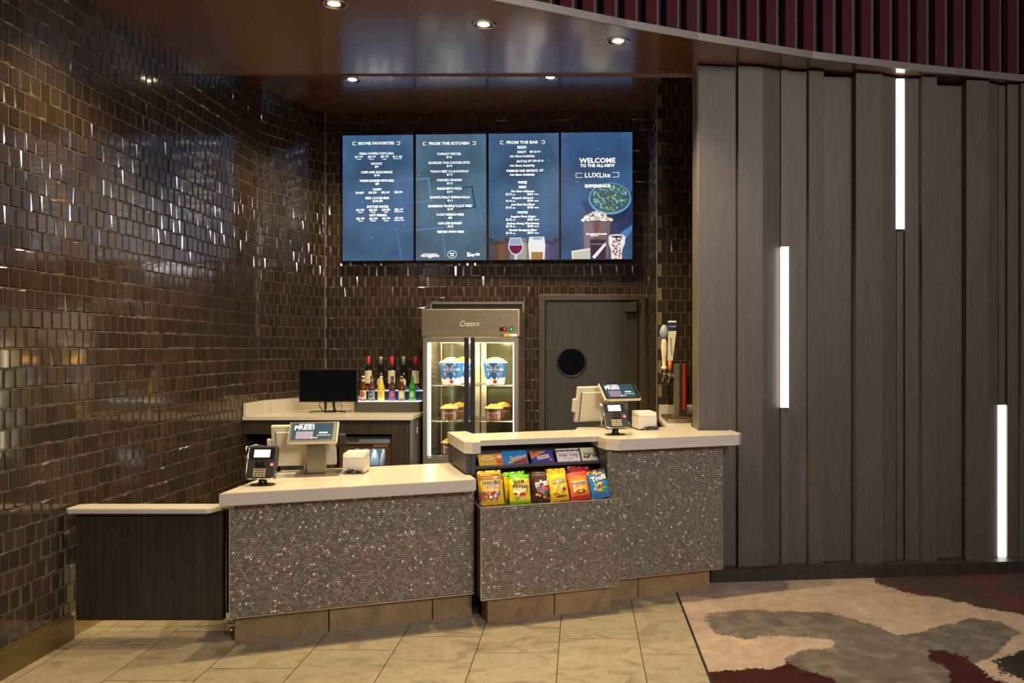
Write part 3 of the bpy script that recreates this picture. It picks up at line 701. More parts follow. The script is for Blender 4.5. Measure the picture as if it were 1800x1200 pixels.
for si in range(4):
    (xa, xb) = SX[si]; Yc = 7.875-.030*si; f = zc(si)
    ytop = 236-(xa-600)*.0127; ybot = 459.5-(xa-600)*.0065
    wa = (xb-xa)/F*Yc; Xc = ((xa+xb)/2-CX)/F*Yc
    zt = H-(ytop-CY)/F*Yc; zb = H-(ybot-CY)/F*Yc; ht = zt-zb
    r = thing('menu_screen', SLAB[si], 'screen', (Xc, Yc, zb), sc_rz, 'menu screens above the back counter')
    kx = wa/(xb-xa); kz = ht/(ybot-ytop)
    def L(x, y):                                     # photo px -> local x,z
        return ((x-(xa+xb)/2)*kx, ht-(y-ytop)*kz)
    def Lz(x, y): return L(*f(x, y))
    hw = wa/2
    m1 = MB(BLACK); m1.box(-hw+.001, hw-.001, 0, .05, 0, ht, .003); m1.build('screen_case', r)
    m1 = MB(m_screen(si)); m1.face([(-hw+.009, -.0015, .009), (hw-.009, -.0015, .009), (hw-.009, -.0015, ht-.009), (-hw+.009, -.0015, ht-.009)]); m1.build('display', r, fix=False)
    art = MB(TXT)
    def flush(nm):
        global art
        if len(art.bm.faces): art.build(nm, r, fix=False)
        else: art.bm.free()
        art = MB(TXT)
    cx0, cx1 = -hw+.011, hw-.011
    def poly(c, pts, y=-.0024, s=1.0, nm=None):
        art.m(E(nm or ('c%d_%d_%d' % c), c, s)); q = [Lz(*p) for p in pts]
        q = [(min(cx1, max(cx0, a)), min(ht-.011, max(.011, b))) for a, b in q]
        art.face([(a, y, b) for a, b in q])
    def line(c, p, q, wd, y=-.0024):
        a, b = Vector(p), Vector(q); n = Vector((-(b-a).y, (b-a).x)).normalized()*wd/2
        poly(c, [tuple(a+n), tuple(b+n), tuple(b-n), tuple(a-n)], y)
    def ell(c, cx_, cy_, rx, ry, y, n=26, a0=0, a1=360):
        poly(c, [(cx_+rx*math.cos(R(a0+(a1-a0)*k/n)), cy_+ry*math.sin(R(a0+(a1-a0)*k/n))) for k in range(n+(0 if a1-a0 >= 360 else 1))], y)
    def bracket(x0, x1, yc, hh, wd, c=(255, 246, 216)):
        for (xx, s_) in ((x0, 1), (x1, -1)):
            line(c, (xx, yc-hh), (xx, yc+hh), wd, -.003); line(c, (xx, yc-hh), (xx+s_*hh*2.1, yc-hh), wd*.8, -.003); line(c, (xx, yc+hh), (xx+s_*hh*2.1, yc+hh), wd*.8, -.003)
    fr = (92, 132, 164)
    if si == 0:
        for p, q in (((515, 475), (668, 450)), ((520, 475), (558, 660)), ((558, 662), (668, 650)), ((505, 908), (668, 878)), ((520, 908), (562, 1135))): line((70, 112, 152), p, q, 16)
        bracket(144, 542, 153, 12, 7)
    if si == 1:
        for p, q, w_, c in (((662, 455), (788, 445), 14, fr), ((780, 450), (805, 632), 16, fr), ((662, 652), (820, 632), 10, fr), ((925, 560), (950, 720), 14, (50, 78, 98)), ((925, 548), (1160, 520), 14, (48, 74, 94)), ((1150, 520), (1180, 692), 16, (46, 72, 92)), ((950, 716), (1185, 692), 12, (48, 74, 94)),
                            ((662, 884), (900, 860), 12, fr), ((895, 880), (925, 1120), 18, (82, 116, 146)), ((1200, 640), (1235, 800), 6, fr)): line(c, p, q, w_)
        poly((80, 112, 134), [(1200, 632), (1262, 626), (1262, 790), (1238, 790)])
        bracket(738, 1182, 154, 12, 7)
        ell((220, 228, 235), 983, 1090, 40, 34, -.0026); ell((50, 74, 98), 983, 1090, 34, 28, -.0028)
    if si == 2:
        wd_ = [(96, 84, 100), (110, 84, 80), (150, 104, 62), (120, 96, 96), (168, 150, 130), (200, 190, 175), (210, 200, 185), (170, 150, 140), (120, 96, 110), (110, 90, 130), (120, 100, 150), (104, 88, 134), (92, 84, 126)]
        for k, c in enumerate(wd_): poly(tuple(int(v*.8) for v in c), [(36+k*46.5, 990+12*((k*5) % 3)), (36+(k+1)*46.5, 990+12*((k*7) % 3)), (36+(k+1)*46.5, 1140), (36+k*46.5, 1140)])
        for k, c in enumerate(wd_): poly(tuple(int(v*.62) for v in c), [(36+k*46.5, 950+18*((k*5) % 3)), (36+(k+1)*46.5, 950+18*((k*7) % 3)), (36+(k+1)*46.5, 992+12*((k*7) % 3)), (36+k*46.5, 992+12*((k*5) % 3))])
        flush('wood_backdrop')
        poly((205, 215, 228), [(222, 948), (316, 948), (334, 1000), (334, 1040), (312, 1080), (285, 1096), (283, 1134), (262, 1134), (260, 1096), (232, 1080), (208, 1040), (210, 1000)], -.0027)
        poly((150, 165, 190), [(226, 956), (312, 956), (322, 1008), (218, 1008)], -.0029)
        poly((110, 18, 60), [(216, 1014), (327, 1014), (324, 1044), (304, 1074), (272, 1088), (240, 1074), (220, 1044)], -.0031)
        flush('wine_glass_picture')
        poly((235, 235, 235), [(386, 942), (512, 942), (522, 1010), (516, 1134), (388, 1134), (376, 1010)], -.0027)
        poly((150, 180, 205), [(408, 946), (498, 946), (490, 968), (430, 970)], -.0029)
        poly((176, 118, 66), [(404, 1070), (502, 1070), (500, 1134), (402, 1134)], -.003)
        flush('beer_glass_picture')
        bracket(142, 514, 145, 12, 7)
    if si == 3:
        poly((34, 50, 92), [(1060, 640), (1258, 560), (1258, 880), (1100, 960), (1000, 900)])
        poly((70, 120, 175), [(1140, 920), (1258, 840), (1258, 890), (1200, 960)], -.0025)
        poly((42, 62, 108), [(820, 640), (900, 640), (960, 720), (880, 760)], -.0025)
        poly((22, 34, 66), [(900, 680), (1220, 700), (1180, 800), (1100, 830), (980, 760)], -.0026)
        flush('backdrop_shapes')
        ell((96, 160, 200), 1066, 620, 180, 134, -.0027, 32); ell((52, 92, 96), 1066, 614, 168, 122, -.0028, 32)
        rn = random.Random(3)
        for k in range(150):
            a = rn.uniform(0, 6.28); q = math.sqrt(rn.random())
            c = rn.choice([(120, 178, 214), (92, 150, 190), (112, 128, 50), (150, 160, 70), (74, 90, 40), (140, 190, 210)])
            ell(c, 1066+152*q*math.cos(a), 614+108*q*math.sin(a), rn.uniform(5, 13), rn.uniform(5, 11), -.00285-.000004*k, 6)
        flush('popcorn_bowl_picture')
        poly((112, 92, 96), [(838, 815), (1070, 815), (1054, 1134), (848, 1134)], -.0036)
        poly((128, 112, 122), [(846, 820), (920, 820), (930, 1134), (856, 1134)], -.0037)
        poly((124, 70, 48), [(930, 820), (985, 820), (962, 900), (975, 1000), (940, 1000), (948, 900)], -.0037)
        for k in range(90):
            a = rn.uniform(-1, 1); ell(rn.choice([(245, 240, 228), (225, 215, 195), (250, 248, 240), (190, 170, 140)]), 958+122*a, 806-rn.random()*72*(1-a*a)-4, rn.uniform(9, 17), rn.uniform(8, 14), -.0038-.000004*k, 7)
        flush('popcorn_bag_picture')
        poly((235, 228, 210), [(742, 1060), (900, 1036), (900, 1134), (746, 1134)], -.0044)
        poly((200, 196, 178), [(756, 1072), (896, 1050), (896, 1134), (758, 1134)], -.0045)
        flush('carton_picture')
        poly((56, 22, 48), [(898, 962), (1034, 966), (1030, 1134), (902, 1134)], -.0046)
        poly((160, 150, 190), [(902, 998), (1032, 1004), (1032, 1009), (902, 1003)], -.0047)
        for k in range(5): poly((236, 236, 232), [(915+k*20, 1110-k*22), (950+k*20, 1075-k*22), (968+k*16, 1095-k*20), (935+k*18, 1130-k*22)], -.0048-.00002*k)
        flush('candy_bag_picture')
        poly((235, 232, 228), [(1056, 940), (1070, 926), (1120, 920), (1178, 926), (1196, 944), (1192, 1000), (1170, 1050), (1166, 1134), (1078, 1134), (1074, 1050), (1056, 1000)], -.0046)
        for k in range(60): ell(rn.choice([(120, 40, 30), (190, 80, 50), (236, 226, 215), (90, 60, 60), (220, 200, 190)]), 1124+rn.uniform(-36, 36), rn.uniform(950, 1122), rn.uniform(6, 12), rn.uniform(5, 10), -.0048-.00001*k, 7)
        ell((70, 30, 28), 1126, 942, 50, 9, -.0056)
        flush('soda_glass_picture')
        line((250, 250, 250), (780, 404), (780, 440), 5, -.003); line((250, 250, 250), (780, 404), (838, 404), 4, -.003); line((250, 250, 250), (780, 440), (838, 440), 4, -.003)
        line((250, 250, 250), (1140, 400), (1140, 438), 5, -.003); line((250, 250, 250), (1140, 400), (1086, 400), 4, -.003); line((250, 250, 250), (1140, 438), (1086, 438), 4, -.003)
    rn = random.Random(20+si)
    for k in range(7):
        x, y = rn.uniform(xa+6, xb-6), rn.uniform(ytop+8, ybot-40); p = L(x, y); art.m(TXT); art.disc((p[0], -.0026, p[1]), .0022, n=6)
    art.build('display_marks', r, fix=False)
    for t in (T0, T1, T2, T3)[si]:
        body, zx, zy, zw = t[:4]; zh = t[4] if len(t) > 4 else 19; fl_ = t[5] if len(t) > 5 else ''
        p = Lz(zx, zy); lt = MB(TXTY if fl_ == 'y' else TXT)
        lt.text(body, p[0], p[1], zw/4.8*kx, zh/4.8*kz, y=-.0062, shear=.25 if fl_ == 'i' else 0, off=0 if fl_ == 'l' else (.018 if fl_ == 'y' else .006)); lt.build('heading' if fl_ in 'yl' and fl_ else 'menu_text', r, fix=False)
    if si == 1:
        lt = MB(TXT); p = Lz(983, 1080); lt.text('Davio', p[0], p[1], 40/4.8*kx, 14/4.8*kz, y=-.0062, rot=.1, shear=.3); p = Lz(985, 1100); lt.text('Philly', p[0], p[1], 34/4.8*kx, 12/4.8*kz, y=-.0062, rot=.1, shear=.3); lt.build('oval_logo_text', r, fix=False)
        lt = MB(TXT); p = Lz(1125, 1080); lt.text('The', p[0], p[1], 34/4.8*kx, 12/4.8*kz, y=-.0062, shear=.3); p = Lz(1165, 1092); lt.text('Sausage Guy', p[0], p[1], 112/4.8*kx, 20/4.8*kz, y=-.0062, rot=.12, shear=.3, off=.02); lt.build('script_logo', r, fix=False)

# ------------------------------------------------------------------ back doors
# doorway behind the popcorn cabinet
def bw(px, y=0): t = bwx(px); d = (Vector(BW1)-Vector(BW0)).normalized(); p = Vector(BW0)+d*t; return p
brz = math.atan2(BW1[1]-BW0[1], BW1[0]-BW0[0])
p = bw(757); q = bw(922); wd = (q-p).length
r = thing('door_1', None, None, (p.x, p.y, 0), brz); r['kind'] = 'structure'; r['label'] = 'dark grey door behind the popcorn cabinet'
m1 = MB(GREYM); m1.box(0, .02, -.03, 0, 0, 2.11); m1.box(wd-.02, wd, -.03, 0, 0, 2.11); m1.box(0, wd, -.03, 0, 2.09, 2.11); m1.build('door_frame', r)
m1 = MB(WOODD); m1.box(.045, wd-.022, -.012, 0, 0, 2.085); m1.build('door_leaf', r)
m1 = MB(BLACKM); m1.box(.0205, .044, -.01, 0, 0, 2.085); m1.build('door_gap', r)
p = bw(948); q = bw(1134); wd = (q-p).length
r = thing('door_2', None, None, (p.x, p.y, 0), brz); r['kind'] = 'structure'; r['label'] = 'dark wood grain door with a round porthole window'
FRM = mat('brown_door_frame', (74, 60, 46), .45)
m1 = MB(FRM); m1.box(0, .055, -.035, 0, 0, 2.18, .004); m1.box(wd-.06, wd, -.035, 0, 0, 2.18, .004); m1.box(.056, wd-.061, -.035, 0, 2.125, 2.18, .004); m1.build('door_frame', r)
m1 = MB(BLACKM); m1.box(.056, wd-.061, -.006, 0, 0, 2.124); m1.build('door_stop', r)
ph = ((1005-948)/(1134-948)*wd, H-(637-CY)/F*7.9)
m1 = MB(m_wood('door_oak_laminate', [(.3, (48, 43, 36)), (.5, (57, 51, 43)), (.72, (68, 61, 52))], (110, 110, 1.8), .5)); m1.box(.068, wd-.085, -.022, -.007, 0, 2.105, .002); m1.build('door_leaf', r)
m1 = MB(EDGE); m1.box(wd-.0845, wd-.082, -.024, -.007, 0, 2.105); m1.build('edge_strip', r)
m1 = MB(BLACKM); m1.M = Matrix.Translation((ph[0], -.022, ph[1])) @ Matrix.Rotation(R(90), 4, 'X')
m1.lathe([(.128, 0), (.128, .004), (.146, .010), (.150, .004), (.150, 0)], 40, cap=False); m1.build('porthole_ring', r)
m1 = MB(mat('dark_window', (8, 8, 8), .05)); m1.disc((ph[0], -.0235, ph[1]), .128, n=40); m1.build('porthole_glass', r, fix=False)
m1 = MB(mat('closer_metal', (96, 88, 84), .4, .6)); m1.box(wd-.20, wd-.085, -.06, -.0225, 2.01, 2.10, .003); m1.box(wd-.15, wd-.06, -.05, -.040, 2.104, 2.112); m1.box(wd-.062, wd-.055, -.05, -.036, 2.01, 2.112); m1.build('door_closer', r)

# ------------------------------------------------------------------ popcorn warming cabinet
KP = 7.10/F
r = thing('popcorn_cabinet', 'tall steel popcorn warmer with two lit glass doors in front of the far door', 'popcorn warmer', (-.9965, 7.10, 0))
fx = lambda px: (px-826.5)*KP
fz = lambda py: H-(py-CY)*KP
m1 = MB(STEEL); m1.box(fx(741.5), fx(913), -.012, .70, fz(592), fz(543), .006); m1.build('header', r)
m1 = MB(STEELV); m1.box(fx(743), fx(743)+.025, .03, .70, .10, fz(592.3)); m1.box(fx(911)-.025, fx(911), .03, .70, .10, fz(592.3)); m1.build('side_wall', r)
m1 = MB(STEELV); m1.box(fx(743)+.026, fx(911)-.026, .03, .69, .10, .60); m1.build('cabinet_base', r)
for (x, y) in ((-.38, .08), (.38, .08), (-.38, .62), (.38, .62)):
    m1 = MB(BLACK); m1.lathe([(.02, 0), (.02, .03), (.012, .035), (.012, .10)], 14, (x, y)); m1.build('foot', r)
BKG = mat('dark_back_glass', (70, 72, 52), .12, noise_amt=.3, nscale=3)
m1 = MB(BKG); m1.box(fx(743)+.026, fx(911)-.026, .66, .675, .60, fz(593)); m1.build('rear_glass', r)
CRF = mat('cream_frame', (214, 206, 170), .5)
m1 = MB(CRF)
for a, b in ((834.5, 843.5), (846, 855)): m1.box((a-1023)*7.74/F+.9965, (b-1023)*7.74/F+.9965, .63, .659, .601, fz(594))
m1.box(-.37, .37, .64, .659, 1.70, 1.735); m1.build('rear_door_frame', r)
m1 = MB(STEELV); m1.box(fx(743)+.0255, fx(743)+.03, .035, .65, .601, fz(593))
for k in range(24): m1.tube([(fx(743)+.034, .07+.02*math.sin(q*.9), .64+.046*k+.012*math.sin(q*.8)) if False else (fx(743)+.034, .10+.05*q, .64+.046*k+.008*math.sin(q*.8)) for q in range(10)], .0022, 5)
m1.build('ridged_side_lining', r)
m1 = MB(CHROME)
for x in (fx(743)+.055, fx(911)-.05):
    m1.box(x, x+.012, .60, .612, .61, 1.72)
m1.build('shelf_rail', r)
m1 = MB(LEDW); m1.box(fx(752.2), fx(755.6), .040, .048, fz(802), fz(602)); m1.box(fx(902)-.004, fx(902), .040, .075, fz(802), fz(602)); m1.box(fx(757), fx(901), .040, .048, fz(601.5), fz(600)); m1.build('light_strip', r)
for zz in (1.318, .996, .685):
    m1 = MB(CHROME); x0, x1 = fx(743)+.045, fx(911)-.045
    m1.tube([(x0, .065, zz-.004), (x1, .065, zz-.004)], .004, 6); m1.tube([(x0, .60, zz-.004), (x1, .60, zz-.004)], .004, 6); m1.tube([(x0, .33, zz-.006), (x1, .33, zz-.006)], .003, 6)
    for k in range(30): x = x0+(x1-x0)*k/29; m1.tube([(x, .065, zz), (x, .60, zz)], .0019, 5)
    m1.build('wire_shelf', r)
DBLUE = mat('dark_blue_gasket', (44, 42, 60), .35, .3)
for (a, b, side) in ((743.5, 824, 0), (827, 910.5, 1)):
    m1 = MB(STEELV); x0, x1 = fx(a), fx(b); zt, zb = fz(592.8), .56
    gl, gr = (fx(751), fx(816)) if side == 0 else (fx(834.5), fx(903))
    if side == 0: m1.box(x0, gl, 0, .03, zb, zt)
    else: m1.box(gr, x1, 0, .03, zb, zt)
    m1.box(gl, gr, 0, .03, fz(601.5), zt); m1.box(gl, gr, 0, .03, zb, fz(804)); d = m1.build('door', r)
    m2 = MB(DBLUE); m2.box(*( (gr, x1) if side == 0 else (x0, gl)), -.004, .03, zb, zt, .003); m2.build('pull_stile', d)
    m2 = MB(GLASS); m2.box(gl, gr, .012, .016, fz(804), fz(601.5)); m2.build('door_glass', d)
    m2 = MB(BLK); cx = (gl+gr)/2-.02; m2.text('CAUTION HOT', cx, fz(597.5), .065, .008, y=-.0006); m2.build('door_lettering', d, fix=False)
m1 = MB(mat('script_cream', (245, 235, 205), .3)); m1.text('Cretors', fx(826), fz(568.5), .175, .048, y=-.0135, shear=.5, off=.0); m1.build('script_lettering', r, fix=False)
m1 = MB(BLACK); m1.box(fx(878.5), fx(892), -.018, -.0125, fz(581.5), fz(575)); m1.box(fx(896), fx(902), -.018, -.0125, fz(581.8), fz(574.8)); c = m1.build('control_panel', r)
m2 = MB(mat('red_digits', (200, 20, 20), .4, emit=(255, 40, 40), es=2)); m2.text('48', fx(887.5), fz(578.2), .028, .02, y=-.0186, off=.02); m2.build('digits', c, fix=False)
m2 = MB(mat('green_lamp', (20, 220, 60), .4, emit=(30, 235, 90), es=2)); m2.box(fx(897.5), fx(900.5), -.0195, -.0181, fz(580.5), fz(576.5)); m2.build('switch', c)
m1 = MB(mat('yellow_sticker', (226, 186, 40), .5)); m1.box(fx(886), fx(896.5), -.0135, -.0125, fz(591), fz(586.3)); m1.m(WHT).box(fx(896.6), fx(909.5), -.0135, -.0125, fz(591), fz(586.3)); m1.m(mat('brown_sticker', (120, 70, 40), .5)).box(fx(881), fx(885.5), -.0135, -.0125, fz(590.5), fz(586.5)); m1.build('sticker', r)

# buckets of popcorn
POP = [mat('popcorn_yellow', (246, 200, 62), .7), mat('popcorn_cream', (248, 222, 130), .7), mat('popcorn_gold', (222, 156, 26), .7)]
def popcorn(loc, rr, hh, label, seed, grp):
    rn = random.Random(seed); mb = MB(*POP)
    mb.m(POP[2]); mb.lathe([(rr*.9, -.01), (rr*.92, 0), (rr*.75, hh*.55), (rr*.4, hh*.82), (.001, hh*.9)], 20, cap=False)
    for k in range(150):
        q = math.sqrt(rn.random()); a = rn.uniform(0, 6.283); z = hh*(1-q**2.2)*rn.uniform(.85, 1.02)
        p = Vector((rr*.93*q*math.cos(a), rr*.93*q*math.sin(a), z)); mb.m(rn.choice(POP)); s_ = rn.uniform(.009, .014)
        b2 = bmesh.new(); bmesh.ops.create_icosphere(b2, subdivisions=1, radius=s_)
        vs = [mb.v(p+v.co*rn.uniform(.6, 1.25)) for v in b2.verts]; b2.verts.index_update()
        for f in b2.faces: mb.fv([vs[v.index] for v in f.verts], True)
        b2.free()
    o = mb.build('popcorn', fix=False); o.location = loc; return tag(o, label, 'popcorn', grp, 'stuff')
BBL = mat('bucket_blue', (34, 92, 158), .35); BWH = mat('bucket_white', (238, 236, 228), .4); BGR = mat('bucket_grey', (150, 158, 165), .4); BBR = mat('tub_brown', (112, 62, 38), .4); BRE = mat('red_dot', (196, 40, 40), .4); BTN = mat('tub_tan', (170, 122, 84), .4); NVY = mat('navy', (24, 44, 92), .4)
def cone(r0, r1, h, e):
    def f(q):
        z = q[2]; rr = r0+(r1-r0)*z/h+e; t = q[0]/rr; return (rr*math.sin(t), -rr*math.cos(t), z)
    return f
def cquad(mb, fn, pts, n=8):                          # polygon strip wrapped on a cone: pts=[(x,zlow,zhigh)...]
    for (xa, la, ha), (xb, lb, hb) in zip(pts, pts[1:]):
        for k in range(n):
            t0, t1 = k/n, (k+1)/n; g = lambda a, b, t: a+(b-a)*t
            mb.face([fn((g(xa, xb, t0), 0, g(la, lb, t0))), fn((g(xa, xb, t1), 0, g(la, lb, t1))), fn((g(xa, xb, t1), 0, g(ha, hb, t1))), fn((g(xa, xb, t0), 0, g(ha, hb, t0)))])
def bucket(px, Y, z, big, label, rz, seed, grp):
    X_ = (px-CX)/F*Y
    r0, r1, h = (.083, .113, .200) if big else (.066, .083, .108)
    t = thing('popcorn_bucket' if big else 'popcorn_tub', label, 'bucket' if big else 'tub', (X_, Y, z), rz, grp)
    mb = MB(BBL if big else BBR); mb.lathe([(r0, 0), (r1, h)], 40, cap=False); mb.lathe([(.001, .002), (r0, .002)], 40, cap=False); mb.build('cup', t)
    mb = MB(BWH); mb.lathe([(r1, h-.003), (r1+.003, h-.001), (r1+.003, h+.003), (r1-.001, h+.003)], 40, cap=False); mb.build('rim', t)
    mb = MB(BWH); f1, f2, f3 = (cone(r0, r1, h, e) for e in (.0006, .0010, .0014))
    if big:
        rn = random.Random(8); pts = []; x = -.26
        while x < .26: pts.append((x, .001, .045+rn.uniform(0, .03))); x += .012
        cquad(mb, f1, pts, 1)
        mb.m(BGR)
        for a, b in ((-.085, .02), (.045, -.06)):      # the broad diagonal bands
            cquad(mb, f1, [(a, .195, .197), (a+.02, .165, .197), (b, .085, .120), (b+.015, .08, .10)] if a < b else [(b-.015, .08, .10), (b, .085, .120), (a-.02, .165, .197), (a, .195, .197)], 3)
        mb.m(BRE); mapped(mb, f2, 0, .028, .017, .017, 10)
        mb.m(BWH); mb.text('SHOWCASE', 0, .138, .165, .017, fn=f3, off=.03, spacing=1.25); mb.text('SUPERLUX', 0, .118, .05, .005, fn=f3)
        mb.face([f2((x_, 0, z_)) for x_, z_ in ((-.10, .18), (-.09, .19), (-.085, .175))])
    else:
        mb.m(BTN); cquad(mb, f1, [(-.16, .02, .05), (-.05, .015, .035), (.05, .02, .045), (.16, .015, .04)], 3)
        mb.m(BWH)
        for x_ in (-.062, -.055, -.040, .046, .062, .07, -.12, .12): cquad(mb, f2, [(x_-.0016, .004, .085), (x_+.0016, .004, .085)], 1)
        mb.text('SHOWCASE', 0, .066, .105, .012, fn=f3, off=.03, spacing=1.2); mb.text('SUPERLUX', 0, .05, .03, .004, fn=f3)
    mb.build('printed_design', t, fix=False)
    popcorn((X_, Y, z+h-.008), r1-.002, .048 if big else .036, label.replace('bucket', 'popcorn heap in the bucket').replace('tub', 'popcorn heap in the tub') if False else 'heap of yellow popcorn in the '+label, seed, 'popcorn in the warmer')
gb, gt = 'blue popcorn buckets in the warmer', 'brown popcorn tubs in the warmer'
bucket(794, 7.30, 1.320, 1, 'front blue bucket behind the left glass door', .15, 1, gb)
bucket(813, 7.57, 1.320, 1, 'rear blue bucket half hidden by the middle door stile', .5, 2, gb)
bucket(870.5, 7.30, 1.320, 1, 'blue bucket on the top shelf behind the right glass door', .1, 3, gb)
bucket(789.5, 7.28, .998, 0, 'front brown tub on the middle shelf, left door', .1, 4, gt)
bucket(808, 7.52, .998, 0, 'rear brown tub on the middle shelf, left door', .3, 5, gt)
bucket(868, 7.28, .998, 0, 'front brown tub on the middle shelf, right door', 0, 6, gt)
bucket(884, 7.52, .998, 0, 'rear brown tub on the middle shelf, right door', .3, 7, gt)
bucket(791, 7.28, .687, 0, 'brown tub on the lowest shelf, left door', .1, 8, gt)

# ------------------------------------------------------------------ back counter with coolers
r = thing('back_counter', 'dark wooden back counter base along the tiled wall behind the low counter', 'counter', (-2.90, 6.83, 0))
m1 = MB(WOODD); m1.box(0, 1.425, 0, .02, .914, 1.034); m1.build('fascia', r)
m1 = MB(WOODD); m1.box(1.268, 1.425, 0, .02, .08, .913); m1.build('front_stile', r)
m1 = MB(WOODL); m1.box(1.4255, 1.433, 0, 1.05, 0, 1.034); m1.build('end_panel', r)
m1 = MB(BLACKM); m1.box(0, 1.425, .60, .62, .08, 1.03); m1.box(0, 1.42, .03, .60, 0, .04); m1.build('carcass', r)
m1 = MB(mat('outlet_plate', (92, 84, 96), .4)); m1.box(1.4335, 1.439, .19, .275, .885, 1.01, .002); o_ = m1.build('power_outlet', r)
m2 = MB(WHT); m2.box(1.4393, 1.4398, .215, .25, .90, .925); m2.box(1.4393, 1.4398, .215, .25, .93, .955); m2.box(1.4393, 1.4398, .225, .24, .975, .985); m2.build('socket', o_)
mb = MB(QUARTZ); mb.prism([(-2.900, 6.80), (-1.462, 6.80), (-1.452, 7.2), (-1.452, 7.93), (-2.56, 7.95), (-2.895, 7.22)], 1.036, 1.067, .002)
tag(mb.build('back_worktop'), 'thin white worktop of the back counter, under the monitor and bottles', 'worktop')
mb = MB(QUARTZ); mb.prism([(-2.900, 6.82), (-2.88, 6.82), (-2.875, 7.20), (-2.56, 7.905), (-1.452, 7.88), (-1.452, 7.90), (-2.568, 7.93), (-2.897, 7.22)], 1.068, 1.18, .001)
tag(mb.build('splashback'), 'white upstand round the back counter, behind the black monitor', 'splashback')
BRST = mat('bronze_steel', (104, 84, 60), .35, .7)
FINT = mat('fridge_interior', (210, 222, 226), .4)
def fridge(x, w, label):
    t = thing('undercounter_fridge', label, 'fridge', (x, 6.86, .04), 0, 'fridges under the back counter')
    m = MB(BRST); m.box(0, .02, .03, .55, 0, .845); m.box(w-.02, w, .03, .55, 0, .845); m.box(.02, w-.02, .03, .55, .825, .845); m.box(.02, w-.02, .03, .55, 0, .03); m.build('body', t)
    m = MB(FINT); m.box(.021, w-.021, .52, .54, .03, .824); m.build('back_lining', t)
    m = MB(LEDC); m.box(.06, w-.06, .04, .05, .752, .762); m.build('interior_light', t)
    m = MB(BRST); m.box(0, .055, 0, .028, 0, .80); m.box(w-.055, w, 0, .028, 0, .80); m.box(.055, w-.055, 0, .028, .745, .80); m.box(.055, w-.055, 0, .028, 0, .10); d = m.build('door', t)
    m2 = MB(GLASS); m2.box(.055, w-.055, .01, .014, .10, .745); m2.build('door_glass', d)
    m2 = MB(EDGE); m2.box(.01, w-.01, -.02, -.001, .792, .803); m2.build('handle', d)
    m2 = MB(BTN); m2.box(w-.155, w-.03, -.004, -.0005, .765, .783); m2.m(BLK); m2.text('BEVERAGE-AIR', w-.092, .774, .10, .008, y=-.0046); m2.build('name_plate', d, fix=False)
    m = MB(CHROME)
    for k in range(12): m.tube([(.03+k*(w-.06)/11, .04, .44), (.03+k*(w-.06)/11, .5, .44)], .002, 5)
    m.tube([(.02, .04, .437), (w-.02, .04, .437)], .003, 5); m.build('wire_shelf', t)
fridge(-2.09, .45, 'under-counter fridge with lit water bottles, right of the till screen')
fridge(-2.60, .47, 'under-counter fridge mostly hidden behind the left till')
WG = mat('water_bottle', (196, 214, 220), .08, spec=.8); WBL = mat('bottle_label_blue', (40, 52, 92), .4); TEAL = mat('teal_bottle', (60, 160, 140), .2); DBR = mat('dark_brown_bottle', (96, 48, 40), .2)
def small_bottle(px, Y, z, m_, label, grp, lab=WBL, h=.25, rr=.032):
    X_ = (px-CX)/F*Y; t = thing('drink_bottle', label, 'bottle', (X_, Y, z), 0, grp); k = h/.25
    m = MB(m_); m.lathe([(rr*.9, 0), (rr, .006), (rr, .14*k), (rr*.92, .165*k), (rr*.7, .195*k), (rr*.42, .22*k), (rr*.40, .232*k)], 20); m.build('bottle', t)
    m = MB(lab); m.lathe([(rr+.0007, .05*k), (rr+.0007, .12*k)], 20, cap=False); m.build('paper_label', t)
    m = MB(WHT); m.lathe([(rr*.45, .233*k), (rr*.45, h)], 14); m.build('cap', t)
for px, lb in ((627, 'water bottle in the fridge, leftmost, beside the door frame'), (643.5, 'water bottle in the fridge, just right of the white printer'), (659, 'water bottle in the fridge, third from the left'), (675.5, 'water bottle in the fridge, cut by the right door frame')):
    small_bottle(px, 7.0, .482, WG, lb, 'water bottles in the fridge', h=.30, rr=.038)
small_bottle(582, 6.97, .482, TEAL, 'teal bottle in the left fridge beside the till', 'bottles in the left fridge', WHT)
small_bottle(589.5, 6.97, .482, DBR, 'dark red bottle in the left fridge beside the frame', 'bottles in the left fridge', DBR, .20)
lamp('AREA', 'fridge_lamp', (-1.87, 6.98, .855), (-1.87, 7.1, .2), 1.2, (.85, .94, 1), .25)
for x in (-1.22, -.78): lamp('AREA', 'cabinet_lamp', (x, 7.17, 1.74), (x, 7.4, .8), 17.0, (1, .86, .5), .07)

# ------------------------------------------------------------------ monitor
r = thing('monitor', 'black widescreen monitor switched off on the back counter', 'monitor', (-2.30, 7.22, 1.068), .04)
m1 = MB(BLACK); m1.box(-.262, .262, 0, .03, .095, .392, .004); m1.build('housing', r)
m1 = MB(mat('off_screen', (9, 11, 17), .08)); m1.face([(-.254, -.001, .107), (.254, -.001, .107), (.254, -.001, .384), (-.254, -.001, .384)]); m1.build('screen', r, fix=False)
m1 = MB(BLACK); m1.tube([(-.035, .04, .10), (-.04, .05, .03), (-.045, .06, .008)], .012, 8); m1.tube([(.035, .04, .10), (.04, .05, .03), (.045, .06, .008)], .012, 8); m1.box(-.06, .06, .03, .05, .09, .2, .004); m1.build('neck', r)
m1 = MB(BLACK); m1.tube([(-.16, -.03, .006), (-.14, .0, .010), (-.05, .05, .010), (.05, .05, .010), (.14, 0, .010), (.16, -.03, .006)], .0058, 8); m1.box(-.05, .05, .03, .10, .0, .008, .002); m1.build('foot', r)
